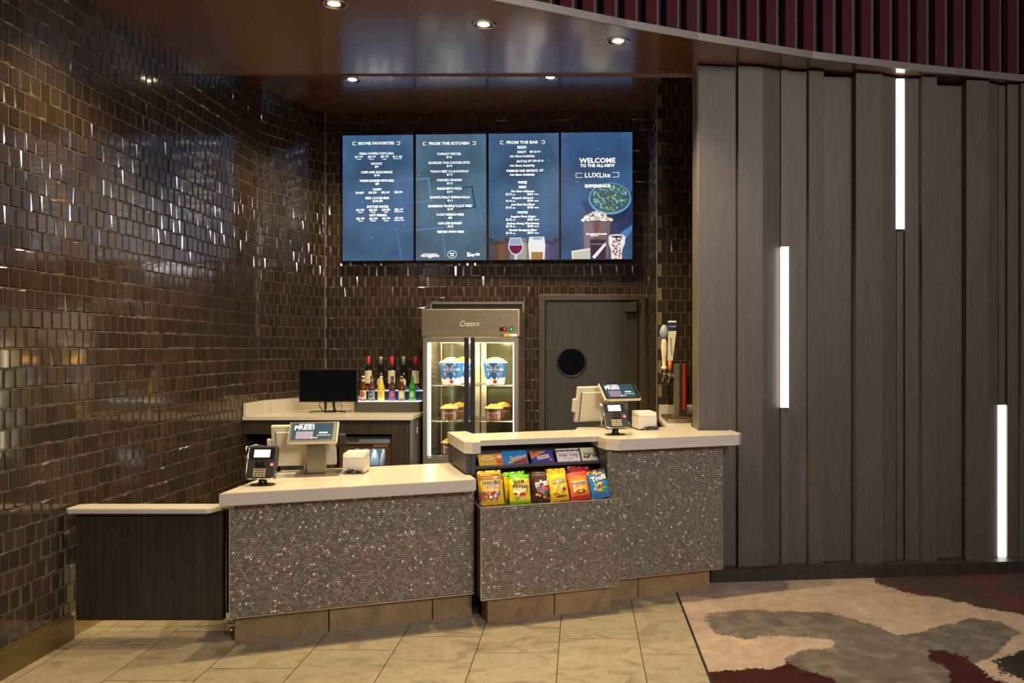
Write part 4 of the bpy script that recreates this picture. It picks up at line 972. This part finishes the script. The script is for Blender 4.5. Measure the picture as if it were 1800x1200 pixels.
m1 = MB(BLACK); m1.tube([(.09, .05, .11), (.11, .06, .05), (.09, .08, .01), (.18, .1, .005)], .003, 6); m1.tube([(-.08, .05, .11), (-.10, .06, .06), (-.07, .08, .01)], .004, 6); m1.build('cable', r)

# ------------------------------------------------------------------ lit bottle stand and bottles
r = thing('bottle_stand', 'two-step black bottle stand with lit top on the back counter', 'display stand', (-2.078, 7.26, 1.068))
m1 = MB(mat('stand_charcoal', (70, 66, 58), .5)); m1.box(0, .60, 0, .30, 0, .094, .002); m1.build('lower_step', r)
m1 = MB(mat('acrylic_glow', (255, 255, 255), .4, emit=(.72, .82, 1), es=2.2)); m1.box(.006, .594, .006, .135, .0945, .0975); m1.build('lit_top', r)
m1 = MB(mat('stand_navy', (36, 46, 74), .3)); m1.box(.02, .60, .14, .30, .0945, .184, .002); m1.build('upper_step', r)
m1 = MB(mat('acrylic_glow_dim', (200, 215, 255), .4, emit=(.55, .66, 1), es=.9)); m1.box(.02, .60, .142, .298, .1845, .1885); m1.build('lit_top', r)
m1 = MB(GREYM); m1.text('Bottle Bar', .50, .078, .07, .012, y=-.0006, shear=.3); m1.build('lettering', r, fix=False)
CAPR = mat('red_foil', (196, 34, 44), .3); CAPG = mat('pale_green_foil', (140, 150, 122), .3); WGL = mat('dark_wine_glass', (16, 18, 12), .06, spec=.8); LBL = mat('cream_label', (216, 204, 160), .6)
def arc_label(mb, c, rr, z0, z1, half, n=10, mtl=None):
    if mtl: mb.m(mtl)
    for k in range(n):
        a, b = -half+2*half*k/n, -half+2*half*(k+1)/n
        mb.face([(c[0]+rr*math.sin(a), c[1]-rr*math.cos(a), z0), (c[0]+rr*math.sin(b), c[1]-rr*math.cos(b), z0), (c[0]+rr*math.sin(b), c[1]-rr*math.cos(b), z1), (c[0]+rr*math.sin(a), c[1]-rr*math.cos(a), z1)])
def cylfn(rr): return lambda q: (rr*math.sin(q[0]/rr), -rr*math.cos(q[0]/rr), q[2])
def wine(px, red, label):
    Y = 7.49; X_ = (px-CX)/F*Y; t = thing('wine_bottle', label, 'bottle', (X_, Y, 1.068+.189), 0, 'wine bottles on the stand')
    m = MB(WGL)
    if red: prof = [(.033, 0), (.037, .004), (.0375, .185), (.034, .205), (.018, .225), (.0145, .24), (.0140, .30)]
    else: prof = [(.038, 0), (.042, .004), (.0425, .14), (.037, .175), (.022, .22), (.0150, .25), (.0140, .30)]
    m.lathe(prof, 24); m.build('bottle', t)
    m = MB(CAPR if red else CAPG); m.lathe([(.0152, .245 if red else .255), (.0162, .25), (.0162, .315), (.013, .317)], 16); m.build('foil_capsule', t)
    m = MB(LBL)
    if red:
        arc_label(m, (0, 0), .0381, .065, .185, 1.1); m.m(mat('label_ink', (150, 120, 80), .6)); m.text('RESERVE', 0, .155, .045, .006, fn=cylfn(.0384)); m.text('Cabernet', 0, .135, .03, .005, fn=cylfn(.0384))
    else:
        mapped(m, cylfn(.0431), 0, .075, .034, .04, 14)
    m.build('paper_label', t, fix=False)
wine(648, 1, 'red-capped wine bottle, leftmost in the top row'); wine(669.5, 0, 'pale-capped wine bottle behind the yellow beer'); wine(689, 1, 'red-capped wine bottle in the middle of the top row')
wine(709.5, 0, 'pale-capped wine bottle right of the middle red-capped one'); wine(731, 1, 'red-capped wine bottle at the right end of the top row')
AMB = mat('amber_glass', (92, 46, 14), .08, spec=.8); YEL = mat('yellow_beer', (232, 190, 40), .1, spec=.7); GRN = mat('green_glass', (50, 140, 40), .08, spec=.8)
def beer(px, g, capc, labc, label, deco=None, txt=''):
    Y = 7.325; X_ = (px-CX)/F*Y; t = thing('beer_bottle', label, 'bottle', (X_, Y, 1.068+.098), 0, 'beer bottles on the lit step')
    m = MB(g); m.lathe([(.028, 0), (.031, .004), (.0312, .115), (.0295, .135), (.018, .165), (.0135, .18), (.0128, .218)], 22); m.build('bottle', t)
    m = MB(capc); m.lathe([(.0135, .216), (.0150, .218), (.0145, .226), (.011, .229)], 16); m.build('cap', t)
    m = MB(labc); arc_label(m, (0, 0), .0317, .022, .098, 1.25); m.lathe([(.0150, .180), (.0142, .200)], 16, cap=False)
    if deco:
        m.m(deco); mapped(m, cylfn(.0321), 0, .062, .024, .03, 12, txt == 'SIX')
    if txt and txt != 'SIX': m.m(WHT if deco else BLK); m.text(txt, 0, .062, .034, .010, fn=cylfn(.0325), off=.02)
    if txt == 'SIX': m.m(NVY); m.text('IPA', 0, .062, .018, .010, fn=cylfn(.0325), off=.02)
    m.build('paper_label', t, fix=False)
M_ = mat
beer(638.5, AMB, WHT, M_('beer_label_cream', (220, 200, 168), .6), 'brown beer bottle with cream label, leftmost of the beers', M_('rust_print', (170, 90, 60), .6))
beer(653.5, AMB, M_('dark_red_cap', (120, 40, 40), .4), M_('beer_label_steelblue', (110, 150, 170), .6), 'brown beer bottle with steel blue label and red neck', M_('slate_print', (70, 84, 96), .6), 'LAGER')
beer(670, YEL, LBL, M_('beer_label_gold', (228, 214, 120), .6), 'clear bottle of bright yellow beer', M_('gold_print', (214, 170, 20), .6), 'Extra')
beer(689.5, AMB, M_('brown_cap', (110, 50, 40), .4), M_('beer_label_royal', (70, 84, 190), .6), 'brown beer bottle with orange diamond on blue label', M_('orange_print', (226, 104, 40), .6), 'SIX')
beer(706, AMB, M_('salmon_cap', (214, 130, 100), .4), M_('beer_label_olive', (170, 168, 96), .6), 'brown beer bottle with olive and white label', M_('pale_print', (206, 206, 180), .6))
beer(725, GRN, GRN, M_('beer_label_green', (60, 130, 54), .6), 'green glass beer bottle at the right end of the step', M_('pale_green_print', (150, 190, 140), .6), 'Lager')

# ------------------------------------------------------------------ tills, card readers, printers
DISP = mat('till_screen', (8, 10, 14), .12, emit=(64, 92, 100), es=.9); FRE = mat('till_text', (255, 255, 255), .4, emit=(215, 235, 240), es=1.1); PURP = mat('till_art', (90, 80, 110), .4, emit=(96, 84, 112), es=.8)
STD = mat('till_steel', (150, 140, 118), .3, .8)
def till(loc, rz, label, green, dim):
    t = thing('till', label, 'cash register', loc, rz, 'tills on the counters')
    m = MB(STD); m.box(-.125, .14, -.05, .17, 0, .012, .002); m.build('base_plate', t)
    m = MB(STD); m.box(-.056, .056, .0, .028, .013, .245, .002); m.box(-.057, .057, -.001, .0285, .10, .1015); m.build('stand', t)
    d = MB(CREAM); RT = Matrix.Translation((-.015, -.005, .262)) @ Matrix.Rotation(R(-48), 4, 'X')
    d.M = RT; d.box(-.146, .146, -.012, .012, -.084, .084, .006); dd = d.build('customer_display', t)
    d = MB(BLACK); d.M = RT; d.box(-.141, .141, -.0145, -.0122, -.079, .079); d.build('bezel', dd)
    d = MB(DISP); d.M = RT; d.face([(-.127, -.0150, -.068), (.115, -.0150, -.068), (.115, -.0150, .068), (-.127, -.0150, .068)])
    d.m(FRE); d.text('FREE!', -.055, .032, .115, .036, y=-.0156, off=.015, rot=.03); d.text('TREAT YOURSELF TO', -.045, .058, .09, .008, y=-.0156)
    d.m(PURP); d.face([(-.10, -.0152, -.06), (.0, -.0152, -.06), (.0, -.0152, .0), (-.10, -.0152, .0)])
    d.m(FRE); d.text('REWARDS', .06, -.012, .05, .012, y=-.0156); d.text('JOIN STARPASS TODAY', .065, -.034, .08, .008, y=-.0156); d.text('DETAILS', .01, -.052, .04, .007, y=-.0156)
    d.build('screen', dd, fix=False)
    d = MB(CREAM); RT = Matrix.Translation((-.095, .155, .165)) @ Matrix.Rotation(R(14), 4, 'X'); d.M = RT
    d.box(-.195, .195, 0, .03, -.135, .135, .008); d.box(-.165, .165, -.014, .001, -.128, .098, .006); md = d.build('operator_display', t)
    d = MB(CREAM); d.M = RT; d.box(-.222, -.196, -.004, .024, -.055, .045, .004); d.build('card_swipe', md)
    d = MB(BLACK); d.M = RT; d.disc((-.183, -.0008, .02), .003); d.disc((-.183, -.0008, -.02), .003)
    d.box(-.1655, -.1645, -.0146, -.001, -.128, .098); d.build('screw', md, fix=False)
    d = MB(STD); d.M = Matrix.Translation((-.05, .10, .0)); d.box(-.03, .03, .0, .03, .013, .06); d.build('hinge', t)
    d = MB(BLACK); d.M = RT; d.box(.196, .214, -.01, .02, -.01, .075, .002); d.box(.215, .255, -.006, .03, .0, .07, .003); sc_ = d.build('scanner', md)
    if green:
        d = MB(mat('green_led', (40, 255, 140), .4, emit=(60, 255, 150), es=3)); d.M = RT; d.box(.228, .241, -.009, -.0065, .03, .043); d.build('indicator', sc_)
    d = MB(CREAM); d.tube([(.14, .02, .004), (.19, .04, .004), (.24, .06, .004)], .003, 6); d.build('cable', t)
    return t
LZ = .8665
p = G(556, 835, LZ); till((p.x, p.y, LZ), TH*.55, 'cream till with tilted customer screen on the low counter', False, .8)
p = G(1092, 752, 1.0675); till((p.x, p.y+.02, 1.0675), R(24), 'cream till with tilted customer screen on the high counter', True, 1)
SCRW = mat('reader_screen', (255, 255, 255), .3, emit=(200, 216, 235), es=1.0); KEYS = mat('key_metal', (196, 182, 150), .35, .4); LOGO = mat('red_logo', (206, 50, 84), .4); DKP = mat('reader_dark', (52, 50, 44), .35)
def reader(loc, rz, label, tilt):
    t = thing('card_reader', label, 'card reader', loc, rz, 'card readers on the counters')
    m = MB(BLACK); m.prism([(.07*math.cos(a*math.pi/12), .05*math.sin(a*math.pi/12)+.01) for a in range(24)], 0, .006, .002); m.build('base', t)
    m = MB(BLACK); m.lathe([(.03, .0065), (.022, .02), (.020, .06)], 16, (0, .01)); m.build('stand', t)
    RT = Matrix.Translation((0, .01, .125)) @ Matrix.Rotation(R(-tilt), 4, 'X')
    m = MB(DKP); m.M = RT; m.box(-.082, .082, -.015, .025, -.09, .10, .012); b_ = m.build('body', t)
    m = MB(CHROME); m.M = RT; m.tube([(-.083, -.012, .09), (-.084, -.012, -.08), (-.07, -.012, -.093), (.07, -.012, -.093), (.084, -.012, -.08), (.084, -.012, -.05)], .0035, 6); m.build('rim', b_)
    m = MB(BLACK); m.M = RT; m.box(-.072, .066, -.0175, -.0152, .022, .088, .001); m.build('screen_bezel', b_)
    m = MB(SCRW); m.M = RT; m.face([(-.048, -.0180, .030), (.042, -.0180, .030), (.042, -.0180, .074), (-.048, -.0180, .074)]); m.m(NVY); m.text('Welcome', -.003, .056, .05, .008, y=-.0184); m.text('Please wait for cashier', -.003, .042, .07, .005, y=-.0184); m.build('screen', b_, fix=False)
    m = MB(KEYS)
    for i in range(4):
        for j in range(4): m.M = RT @ Matrix.Translation((-.034+i*.018, -.019, -.078+j*.0125)) @ Matrix.Rotation((i-1.5)*-.12, 4, 'Y'); m.box(-.0075, .0075, -.002, .003, -.0045, .0045, .001)
    m.build('keypad', b_)
    m = MB(BLACK); m.M = RT; m.box(-.032, .026, -.024, -.0152, -.022, .012, .008); m.build('card_slot', b_)
    m = MB(LOGO); m.M = RT; m.disc((.058, -.0165, -.012), .012); m.m(WHT); m.disc((.058, -.0167, -.012), .006, n=12); m.build('logo', b_, fix=False)
    m = MB(CHROME); m.tube([(-.09, .03, .06), (-.10, .02, .15), (-.098, .03, .215), (-.05, .06, .225), (.03, .08, .205), (.06, .08, .20)], .0035, 8); m.build('wire_guard', t)
p = G(457, 854, LZ); reader((p.x, p.y+.03, LZ), .05, 'dark card reader with a wire guard on the low counter, in front of the wall', 20)
p = G(1083, 765, 1.0675); reader((p.x, p.y+.04, 1.0675), R(18), 'dark card reader on the high counter, in front of its till', 32)
def printer(loc, rz, label, seed):
    t = thing('receipt_printer', label, 'printer', loc, rz, 'receipt printers on the counters')
    m = MB(WHITEP); m.prism([(0, 0), (.15, 0), (.15, .098), (0, .098)], 0, .14, .003) if False else None
    m = MB(WHITEP); m.M = Matrix(((0, 0, 1, -.068), (1, 0, 0, 0), (0, 1, 0, 0), (0, 0, 0, 1)))
    m.prism([(0, .008), (0, .098), (.16, .098), (.16, .008)], 0, .136, .003); m.build('body', t)
    m = MB(WHITEP); m.M = Matrix(((0, 0, 1, -.068), (1, 0, 0, 0), (0, 1, 0, 0), (0, 0, 0, 1)))
    m.prism([(0, .100), (.012, .126), (.16, .130), (.16, .100)], 0, .136, .003); m.build('lid', t)
    m = MB(BLACK); m.box(-.06, .06, .01, .15, 0, .0075); m.build('foot', t)
    rn = random.Random(seed); m = MB(BLACK)
    for k in range(4):
        pts = []; x = rn.uniform(-.05, -.02); 
        for q in range(9): pts.append((x+q*.012+rn.uniform(-.008, .008), -.012-rn.uniform(0, .018), .006+rn.uniform(0, .022 if k < 3 else .03)))
        m.tube(pts, .0035, 6)
    m.build('cable', t)
p = G(620, 833.5, LZ); printer((p.x, p.y+.02, LZ), .06, 'white receipt printer with tangled black cable on the low counter', 1)
p = G(1139, 756, 1.0675); printer((p.x, p.y+.02, 1.0675), R(14), 'white receipt printer beside the till on the high counter', 2)

# ------------------------------------------------------------------ beer tap
TZ = 1.0675
mb = MB(STD); mb.box(.668, .93, 6.20, 6.72, TZ, TZ+.012, .003); mb.box(.668, .93, 6.20, 6.215, TZ+.0122, TZ+.03); mb.box(.668, .93, 6.705, 6.72, TZ+.0122, TZ+.03)
for k in range(16): mb.box(.674, .925, 6.23+k*.03, 6.238+k*.03, TZ+.0205, TZ+.024)
tag(mb.build('drip_tray'), 'shallow metal drip tray under the beer tap by the pillar', 'tray')
r = thing('beer_tap', 'square steel beer tower with two tall tap handles beside the panelled wall', 'beer tap', (.80, 6.50, TZ+.0245), R(0))
RS = mat('red_strip', (190, 44, 36), .4); BRW = mat('tower_brown', (84, 62, 46), .3, .5)
m1 = MB(STEELV); m1.box(-.05, -.008, -.05, .05, 0, .43, .003); m1.box(-.008, .05, -.035, .05, 0, .43); m1.box(-.056, .056, -.056, .056, 0, .008); m1.build('tower', r)
m1 = MB(BRW); m1.box(-.008, .05, -.048, -.0352, .009, .428); m1.build('front_strip', r)
m1 = MB(RS); m1.box(.016, .034, -.0505, -.0482, .06, .428); m1.build('red_stripe', r)
for (yy, zz, kind) in ((-.03, .335, 0), (.035, .345, 1)):
    xo = -.085 if kind == 0 else -.125
    m1 = MB(CHROME); m1.tube([(-.05, yy, zz), (xo+.015, yy, zz)], .010, 10); m1.tube([(xo+.02, yy, zz), (xo, yy, zz-.004), (xo-.008, yy, zz-.03), (xo-.02, yy, zz-.055)], [.013, .013, .010, .008], 10); m1.tube([(xo, yy, zz), (xo, yy, zz+.035)], [.008, .006], 8); fz_ = m1.build('faucet', r)
    if kind == 0:
        m1 = MB(M_('orange_wood', (196, 110, 40), .4)); m1.lathe([(.010, zz+.035), (.015, zz+.06), (.017, zz+.12)], 14, (xo, yy)); hd = m1.build('handle_stem', fz_)
        m1 = MB(M_('handle_cream', (226, 216, 196), .5)); m1.prism([(xo-.02, yy-.012), (xo+.02, yy-.012), (xo+.02, yy+.012), (xo-.02, yy+.012)], zz+.12, zz+.37, .003)
        for v in m1.bm.verts:
            k = 1+.6*(v.co.z-zz-.12)/.25; v.co.x = xo+(v.co.x-xo)*k+.02*(v.co.z-zz-.12)/.25
        m1.m(NVY); m1.text('SEASONAL', xo+.010, zz+.235, .15, .014, y=yy-.0135, rot=R(-86)); m1.build('tap_handle', fz_)
        m1 = MB(NVY); m1.box(xo-.018, xo+.055, yy-.02, yy+.02, zz+.371, zz+.43, .006); m1.m(WHT); m1.text('DOGFISH', xo+.018, zz+.40, .055, .013, y=yy-.0205); m1.box(xo-.016, xo+.052, yy-.018, yy+.018, zz+.431, zz+.445, .005); m1.build('handle_head', fz_, fix=False)
    else:
        m1 = MB(M_('handle_white', (222, 210, 184), .45)); m1.lathe([(.012, zz+.035), (.026, zz+.045), (.026, zz+.055), (.015, zz+.07), (.018, zz+.12), (.027, zz+.22), (.022, zz+.27), (.018, zz+.29)], 18, (xo, yy)); m1.build('tap_handle', fz_)
        m1 = MB(M_('carved_grey', (150, 160, 170), .5)); 
        m1.lathe([(.016, zz+.29), (.036, zz+.31), (.040, zz+.345), (.030, zz+.38), (.012, zz+.405)], 10, (xo, yy)); m1.build('handle_head', fz_)

# ------------------------------------------------------------------ boxes of candy on the shelf
def candy_box(px, label, base, paint, w=.160, h=.088, rz=0, dz=0):
    b = 4.975; a = ax(px, b); t = cth('candy_box', label, 'candy box', a, b, .9065+dz, 'candy boxes on the shelf', rz)
    RT = Matrix.Rotation(R(-38), 4, 'X')
    m = MB(base); m.M = RT; m.box(-w/2, w/2, 0, .02, 0, h, .0015)
    m.M = RT; o = m.build('carton', t)
    m = MB(WHT); m.M = RT; paint(m, w, h); m.build('printed_front', t, fix=False)
def el(m, c, x, z, rx, rz, y=-.0008, n=14): m.m(c); m.disc((x, y, z), rx, n=n, rz=rz)
def q4(m, c, pts, y=-.0006): m.m(c); m.face([(a, y, b) for a, b in pts])
CY1 = M_('candy_yellow', (240, 190, 50), .4); COR = M_('candy_orange', (226, 120, 44), .4); CBL = M_('candy_cyan', (36, 140, 200), .4); CBR = M_('candy_brown', (110, 52, 30), .5); CWH = M_('candy_white', (240, 234, 220), .45); CPU = M_('candy_purple', (64, 66, 150), .4); CRD = M_('candy_red', (206, 52, 36), .4); CGN = M_('candy_green', (30, 110, 60), .4)
def p1(m, w, h): q4(m, COR, [(.035, .002), (.079, .002), (.079, .086), (.035, .086)]); el(m, CWH, -.022, .05, .04, .018); el(m, CY1, -.022, .05, .03, .010, -.0012); m.m(CBR); m.text('Milk Duds', -.022, .03, .06, .008, y=-.0016); el(m, CWH, .058, .06, .018, .014); el(m, CRD, .058, .02, .013, .007)
def p2(m, w, h): q4(m, CY1, [(-.05, .004), (.079, .052), (.079, .066), (-.05, .018)]); q4(m, CRD, [(-.03, .002), (.078, .002), (.078, .045)]); [el(m, CBR, -.01+k*.017, .010+.004*(k % 2), .008, .006, -.001) for k in range(5)]; m.m(CBR); m.text('Goobers', .016, .050, .115, .030, y=-.0016, rot=.16, off=.06, shear=.2); m.m(CWH); m.text('Goobers', .016, .050, .113, .028, y=-.0022, rot=.16, off=.02, shear=.2)
def p3(m, w, h): q4(m, COR, [(-.079, .045), (.01, .086), (-.079, .086)]); q4(m, M_('candy_pink', (226, 150, 120), .4), [(-.079, .03), (.03, .086), (.01, .086), (-.079, .045)]); q4(m, CWH, [(-.035, .022), (.048, .034), (.046, .062), (-.037, .050)], -.0012); m.m(CRD); m.text('CRUNCH', .005, .042, .075, .018, y=-.0018, rot=.13, off=.03); m.m(CY1); m.text('Buncha', .0, .072, .05, .014, y=-.0018, rot=.13); el(m, COR, .055, .02, .009, .010); el(m, CBR, -.05, .078, .008, .006, -.001)
def p4(m, w, h):
    q4(m, CBR, [(-.079, .068), (.079, .068), (.079, .087), (-.079, .087)])
    for k in range(9): el(m, CWH, -.07+k*.0175, .066+.004*(k % 2), .011, .009, -.0012)
    m.m(CBR); m.text('Cookie', -.035, .050, .06, .020, y=-.0016, off=.05); m.text('Dough', .04, .050, .06, .020, y=-.0016, off=.05); m.m(CWH); m.text('Cookie', -.035, .050, .058, .018, y=-.0022); m.text('Dough', .04, .050, .058, .018, y=-.0022)
    for x_, z_ in ((-.02, .022), (.0, .015), (.02, .022), (.055, .03)): el(m, BLK, x_, z_, .004, .004)
def p5(m, w, h): m.m(CGN); m.text('Junior', -.018, .053, .080, .024, y=-.0012, off=.02); m.text('Mints', .032, .033, .055, .017, y=-.0012, off=.02); [el(m, CBR, x_, z_, .011, .008) for x_, z_ in ((-.052, .026), (-.034, .022), (-.022, .034))]; m.m(CRD); m.text('THEATER SIZE', 0, .080, .08, .005, y=-.0012)
candy_box(864, 'yellow and orange candy box, leftmost on the shelf', CY1, p1, .158, .080)
candy_box(908, 'bright blue candy box, second from the left on the shelf', CBL, p2, .168, .098, 3)
candy_box(955.5, 'orange and purple candy box in the middle of the shelf', CPU, p3, .158, .090, 2)
candy_box(1001, 'cream and brown candy box with speckled top', CWH, p4, .160, .098)
candy_box(1042.5, 'cream candy box with green lettering, rightmost on the shelf', M_('mint_cream', (232, 222, 190), .45), p5, .150, .098)

# ------------------------------------------------------------------ bags of candy in the bin
def bag(px, b, w, h, label, zones, paint=None, rz=0, lean=20, seed=0, roll=0):
    a = ax(px, b); t = cth('candy_bag', label, 'candy bag', a, b, .6965, 'candy bags in the bin', rz)
    rn = random.Random(seed); NX, NZ = 14, 20; dep = .024
    RT = Matrix.Rotation(R(-lean), 4, 'X') @ Matrix.Rotation(R(roll), 4, 'Y')
    off = Vector((seed*3.1, 0, 0))
    def front(x, z):
        u = max(-1, min(1, 2*x/w)); v = max(0, min(1, z/h)); k = (max(0, 1-u**4))*(math.sin(math.pi*min(1, max(0, (v-.06)/.86)))**.55 if .06 < v < .92 else 0)
        return -dep*k - .0045*noise.noise(Vector((x*45, z*30, 0))+off)*(.4+k) - .002*math.sin(x*240)*(1-k)*.3
    m = MB(); m.M = RT; F_ = [[None]*(NX+1) for _ in range(NZ+1)]; B_ = [[None]*(NX+1) for _ in range(NZ+1)]
    for j in range(NZ+1):
        for i in range(NX+1):
            z = h*j/NZ; x = (-.5+i/NX)*w*(1-.05*math.sin(math.pi*j/NZ))
            y = front(x, z); F_[j][i] = m.v((x, y, z)); B_[j][i] = m.v((x, .001-y*.5, z)) if 0 < i < NX and 0 < j < NZ else F_[j][i]
    for j in range(NZ):
        for i in range(NX):
            zc_ = (j+.5)/NZ; xc = (i+.5)/NX; mt = zones(xc, zc_)
            m.m(mt); m.fv([F_[j][i], F_[j][i+1], F_[j+1][i+1], F_[j+1][i]], True)
            q = []; [q.append(v) for v in (B_[j][i], B_[j+1][i], B_[j+1][i+1], B_[j][i+1]) if v not in q]
            if len(q) > 2: m.fv(q, True)
    m.build('wrapper', t, fix=False)
    if paint:
        m = MB(); m.M = RT
        def fn_e(e): return lambda q: (q[0], front(q[0], q[2])-e, q[2])
        class P:
            def el(s_, c, x, z, rx, rzz, e=.0012, n=14): m.m(c); mapped(m, fn_e(e), x, z, rx, rzz, 8)
            def strip(s_, c, x0, x1, z0, z1, e=.001, n=8):
                m.m(c); f = fn_e(e)
                for i in range(n):
                    for j in range(4):
                        xa, xb = x0+(x1-x0)*i/n, x0+(x1-x0)*(i+1)/n; za, zb = z0+(z1-z0)*j/4, z0+(z1-z0)*(j+1)/4
                        m.face([f((xa, 0, za)), f((xb, 0, za)), f((xb, 0, zb)), f((xa, 0, zb))])
            def tx(s_, c, body, x, z, w_, h_, e=.003, **k): m.m(c); m.text(body, x, z, w_, h_, fn=fn_e(e), **k)
        paint(P(), rn); m.build('printed_front', t, fix=False)
FG = .28
GLD = M_('bag_gold', (222, 178, 38), FG); GLB = M_('bag_gold_dark', (150, 110, 30), FG); LGR = M_('bag_green', (110, 190, 30), FG); YL2 = M_('bag_yellow', (238, 206, 40), FG); BRB = M_('bag_brown', (70, 40, 30), FG); ORG = M_('bag_orange', (232, 120, 44), FG); RDB = M_('bag_red', (206, 56, 44), FG); DRB = M_('bag_dark_red', (120, 14, 24), FG); BLB = M_('bag_blue', (60, 124, 178), FG); AMY = M_('bag_amber', (240, 176, 30), FG)
DGR = M_('bag_navy', (26, 34, 60), FG)
def z1(x, z): return GLB if z > .80 or z < .07 else (M_('bag_print_red', (196, 84, 50), FG) if .18 < z < .44 and x < .72 else GLD)
def t1(p, rn):
    for k in range(26): p.el(rn.choice([CRD, CGN, COR, CWH, CBL, CY1]), rn.uniform(-.06, .03), rn.uniform(.035, .085), .007, .008, .0014, 8)
    p.tx(CWH, 'HARIBO', .0, .141, .118, .027, .0022, off=.07); p.tx(BLK, 'HARIBO', .0, .141, .114, .024, .0034, off=.03); p.tx(CWH, 'Goldbears', .008, .118, .098, .017, .0022, off=.05, shear=.2); p.tx(BLK, 'Goldbears', .008, .118, .095, .015, .0032, shear=.2)
    p.el(CBL, .038, .072, .009, .016, .002)
def z2(x, z): return LGR if z > .86 or z < .12 else YL2
def t2(p, rn):
    for k in range(12): p.el(rn.choice([LGR, COR, YL2, CWH]), rn.uniform(-.05, .05), rn.uniform(.03, .15), .011, .010, .0012, 9)
    p.el(COR, .052, .12, .012, .022, .0016); p.tx(BLK, 'SOUR', .0, .135, .07, .022, .003, off=.05, rot=.1); p.tx(BLK, 'PATCH', .0, .106, .09, .022, .003, off=.05, rot=-.05); p.tx(CWH, 'KIDS', .012, .084, .04, .014, .0036, off=.03)
    p.el(CRD, .012, .058, .022, .010, .0022); p.el(BLK, -.03, .062, .012, .006, .002)
def z3(x, z): return BRB
def t3(p, rn):
    p.tx(CWH, "m&m's", .010, .120, .105, .036, .003, off=.06, rot=.22)
    for k in range(11): p.el(rn.choice([CRD, CGN, COR, CBL, CY1, CBR]), rn.uniform(-.03, .05), rn.uniform(.025, .07), .009, .008, .0018+.0002*k, 12)
    p.el(CRD, .022, .085, .024, .017, .0022)
def z4(x, z): return AMY if z > .9 or z < .08 else YL2
def t4(p, rn): p.tx(BRB, "m&m's", .004, .128, .086, .027, .0025, off=.07, rot=.06); p.tx(CWH, "m&m's", .004, .128, .083, .024, .0034, off=.02, rot=.06); [p.el(rn.choice([AMY, CBR, COR, BRB, CY1]), rn.uniform(-.035, .04), rn.uniform(.04, .09), .009, .008, .0016+.0002*k, 12) for k in range(9)]; p.el(CBR, .01, .03, .04, .006, .0016)
def z5(x, z): return RDB if z > .84 or z < .14 else (AMY if .3 < z < .72 and .12 < x < .88 else ORG)
def t5(p, rn): p.tx(CWH, 'Butterfinger', .0, .107, .112, .019, .0024, off=.09, shear=.2); p.tx(NVY, 'Butterfinger', .0, .107, .110, .016, .0034, off=.02, shear=.2); p.el(CBR, .0, .052, .034, .012, .0018); p.el(CY1, .0, .053, .02, .006, .0024)
def z6(x, z): return DGR if z > .84 else BLB
def t6(p, rn):
    for k in range(18): p.el(rn.choice([CRD, CGN, COR, CWH, CY1]), rn.uniform(-.06, .06), rn.uniform(.155, .182), .007, .006, .0014, 8)
    p.tx(NVY, 'Trolli', .004, .130, .108, .034, .0022, off=.10, rot=.14); p.tx(CWH, 'Trolli', .004, .130, .104, .031, .0034, off=.05, rot=.14)
    for k in range(9): p.el(rn.choice([YL2, LGR, COR, CRD]), rn.uniform(-.03, .045), rn.uniform(.035, .095), .017, .008, .0016+.0002*k, 10)
solid = lambda m_: (lambda x, z: m_)
bag(866.5, 4.715, .152, .195, 'gold candy bag with black lettering, leftmost in front of the bin', z1, t1, 2, 18, 1)
bag(862, 4.775, .15, .205, 'gold candy bag standing behind the leftmost gold one', solid(GLD), None, 0, 13, 2)
bag(915, 4.715, .140, .180, 'yellow and green candy bag, second in the bin', z2, t2, 0, 18, 3)
bag(907, 4.775, .138, .190, 'green-topped candy bag tucked behind the yellow and green one', z2, None, -4, 13, 4, -3)
bag(951, 4.730, .128, .190, 'dark brown candy bag with white lettering', z3, t3, -3, 18, 5, 3)
bag(985, 4.720, .132, .188, 'yellow candy bag with brown lettering, beside the brown bag', z4, t4, 1, 18, 6, -4)
bag(980, 4.780, .13, .195, 'amber candy bag standing behind the yellow one', solid(AMY), None, 3, 13, 7)
bag(1022, 4.720, .140, .180, 'orange and red candy bag, second from the right', z5, t5, 0, 22, 8, -5)
bag(1016, 4.785, .15, .20, 'dark red candy bag leaning behind the orange one', solid(DRB), None, 0, 12, 9, 4)
bag(1057, 4.725, .138, .188, 'blue candy bag with colourful worms at the right end of the bin', z6, t6, -2, 20, 10, -7)
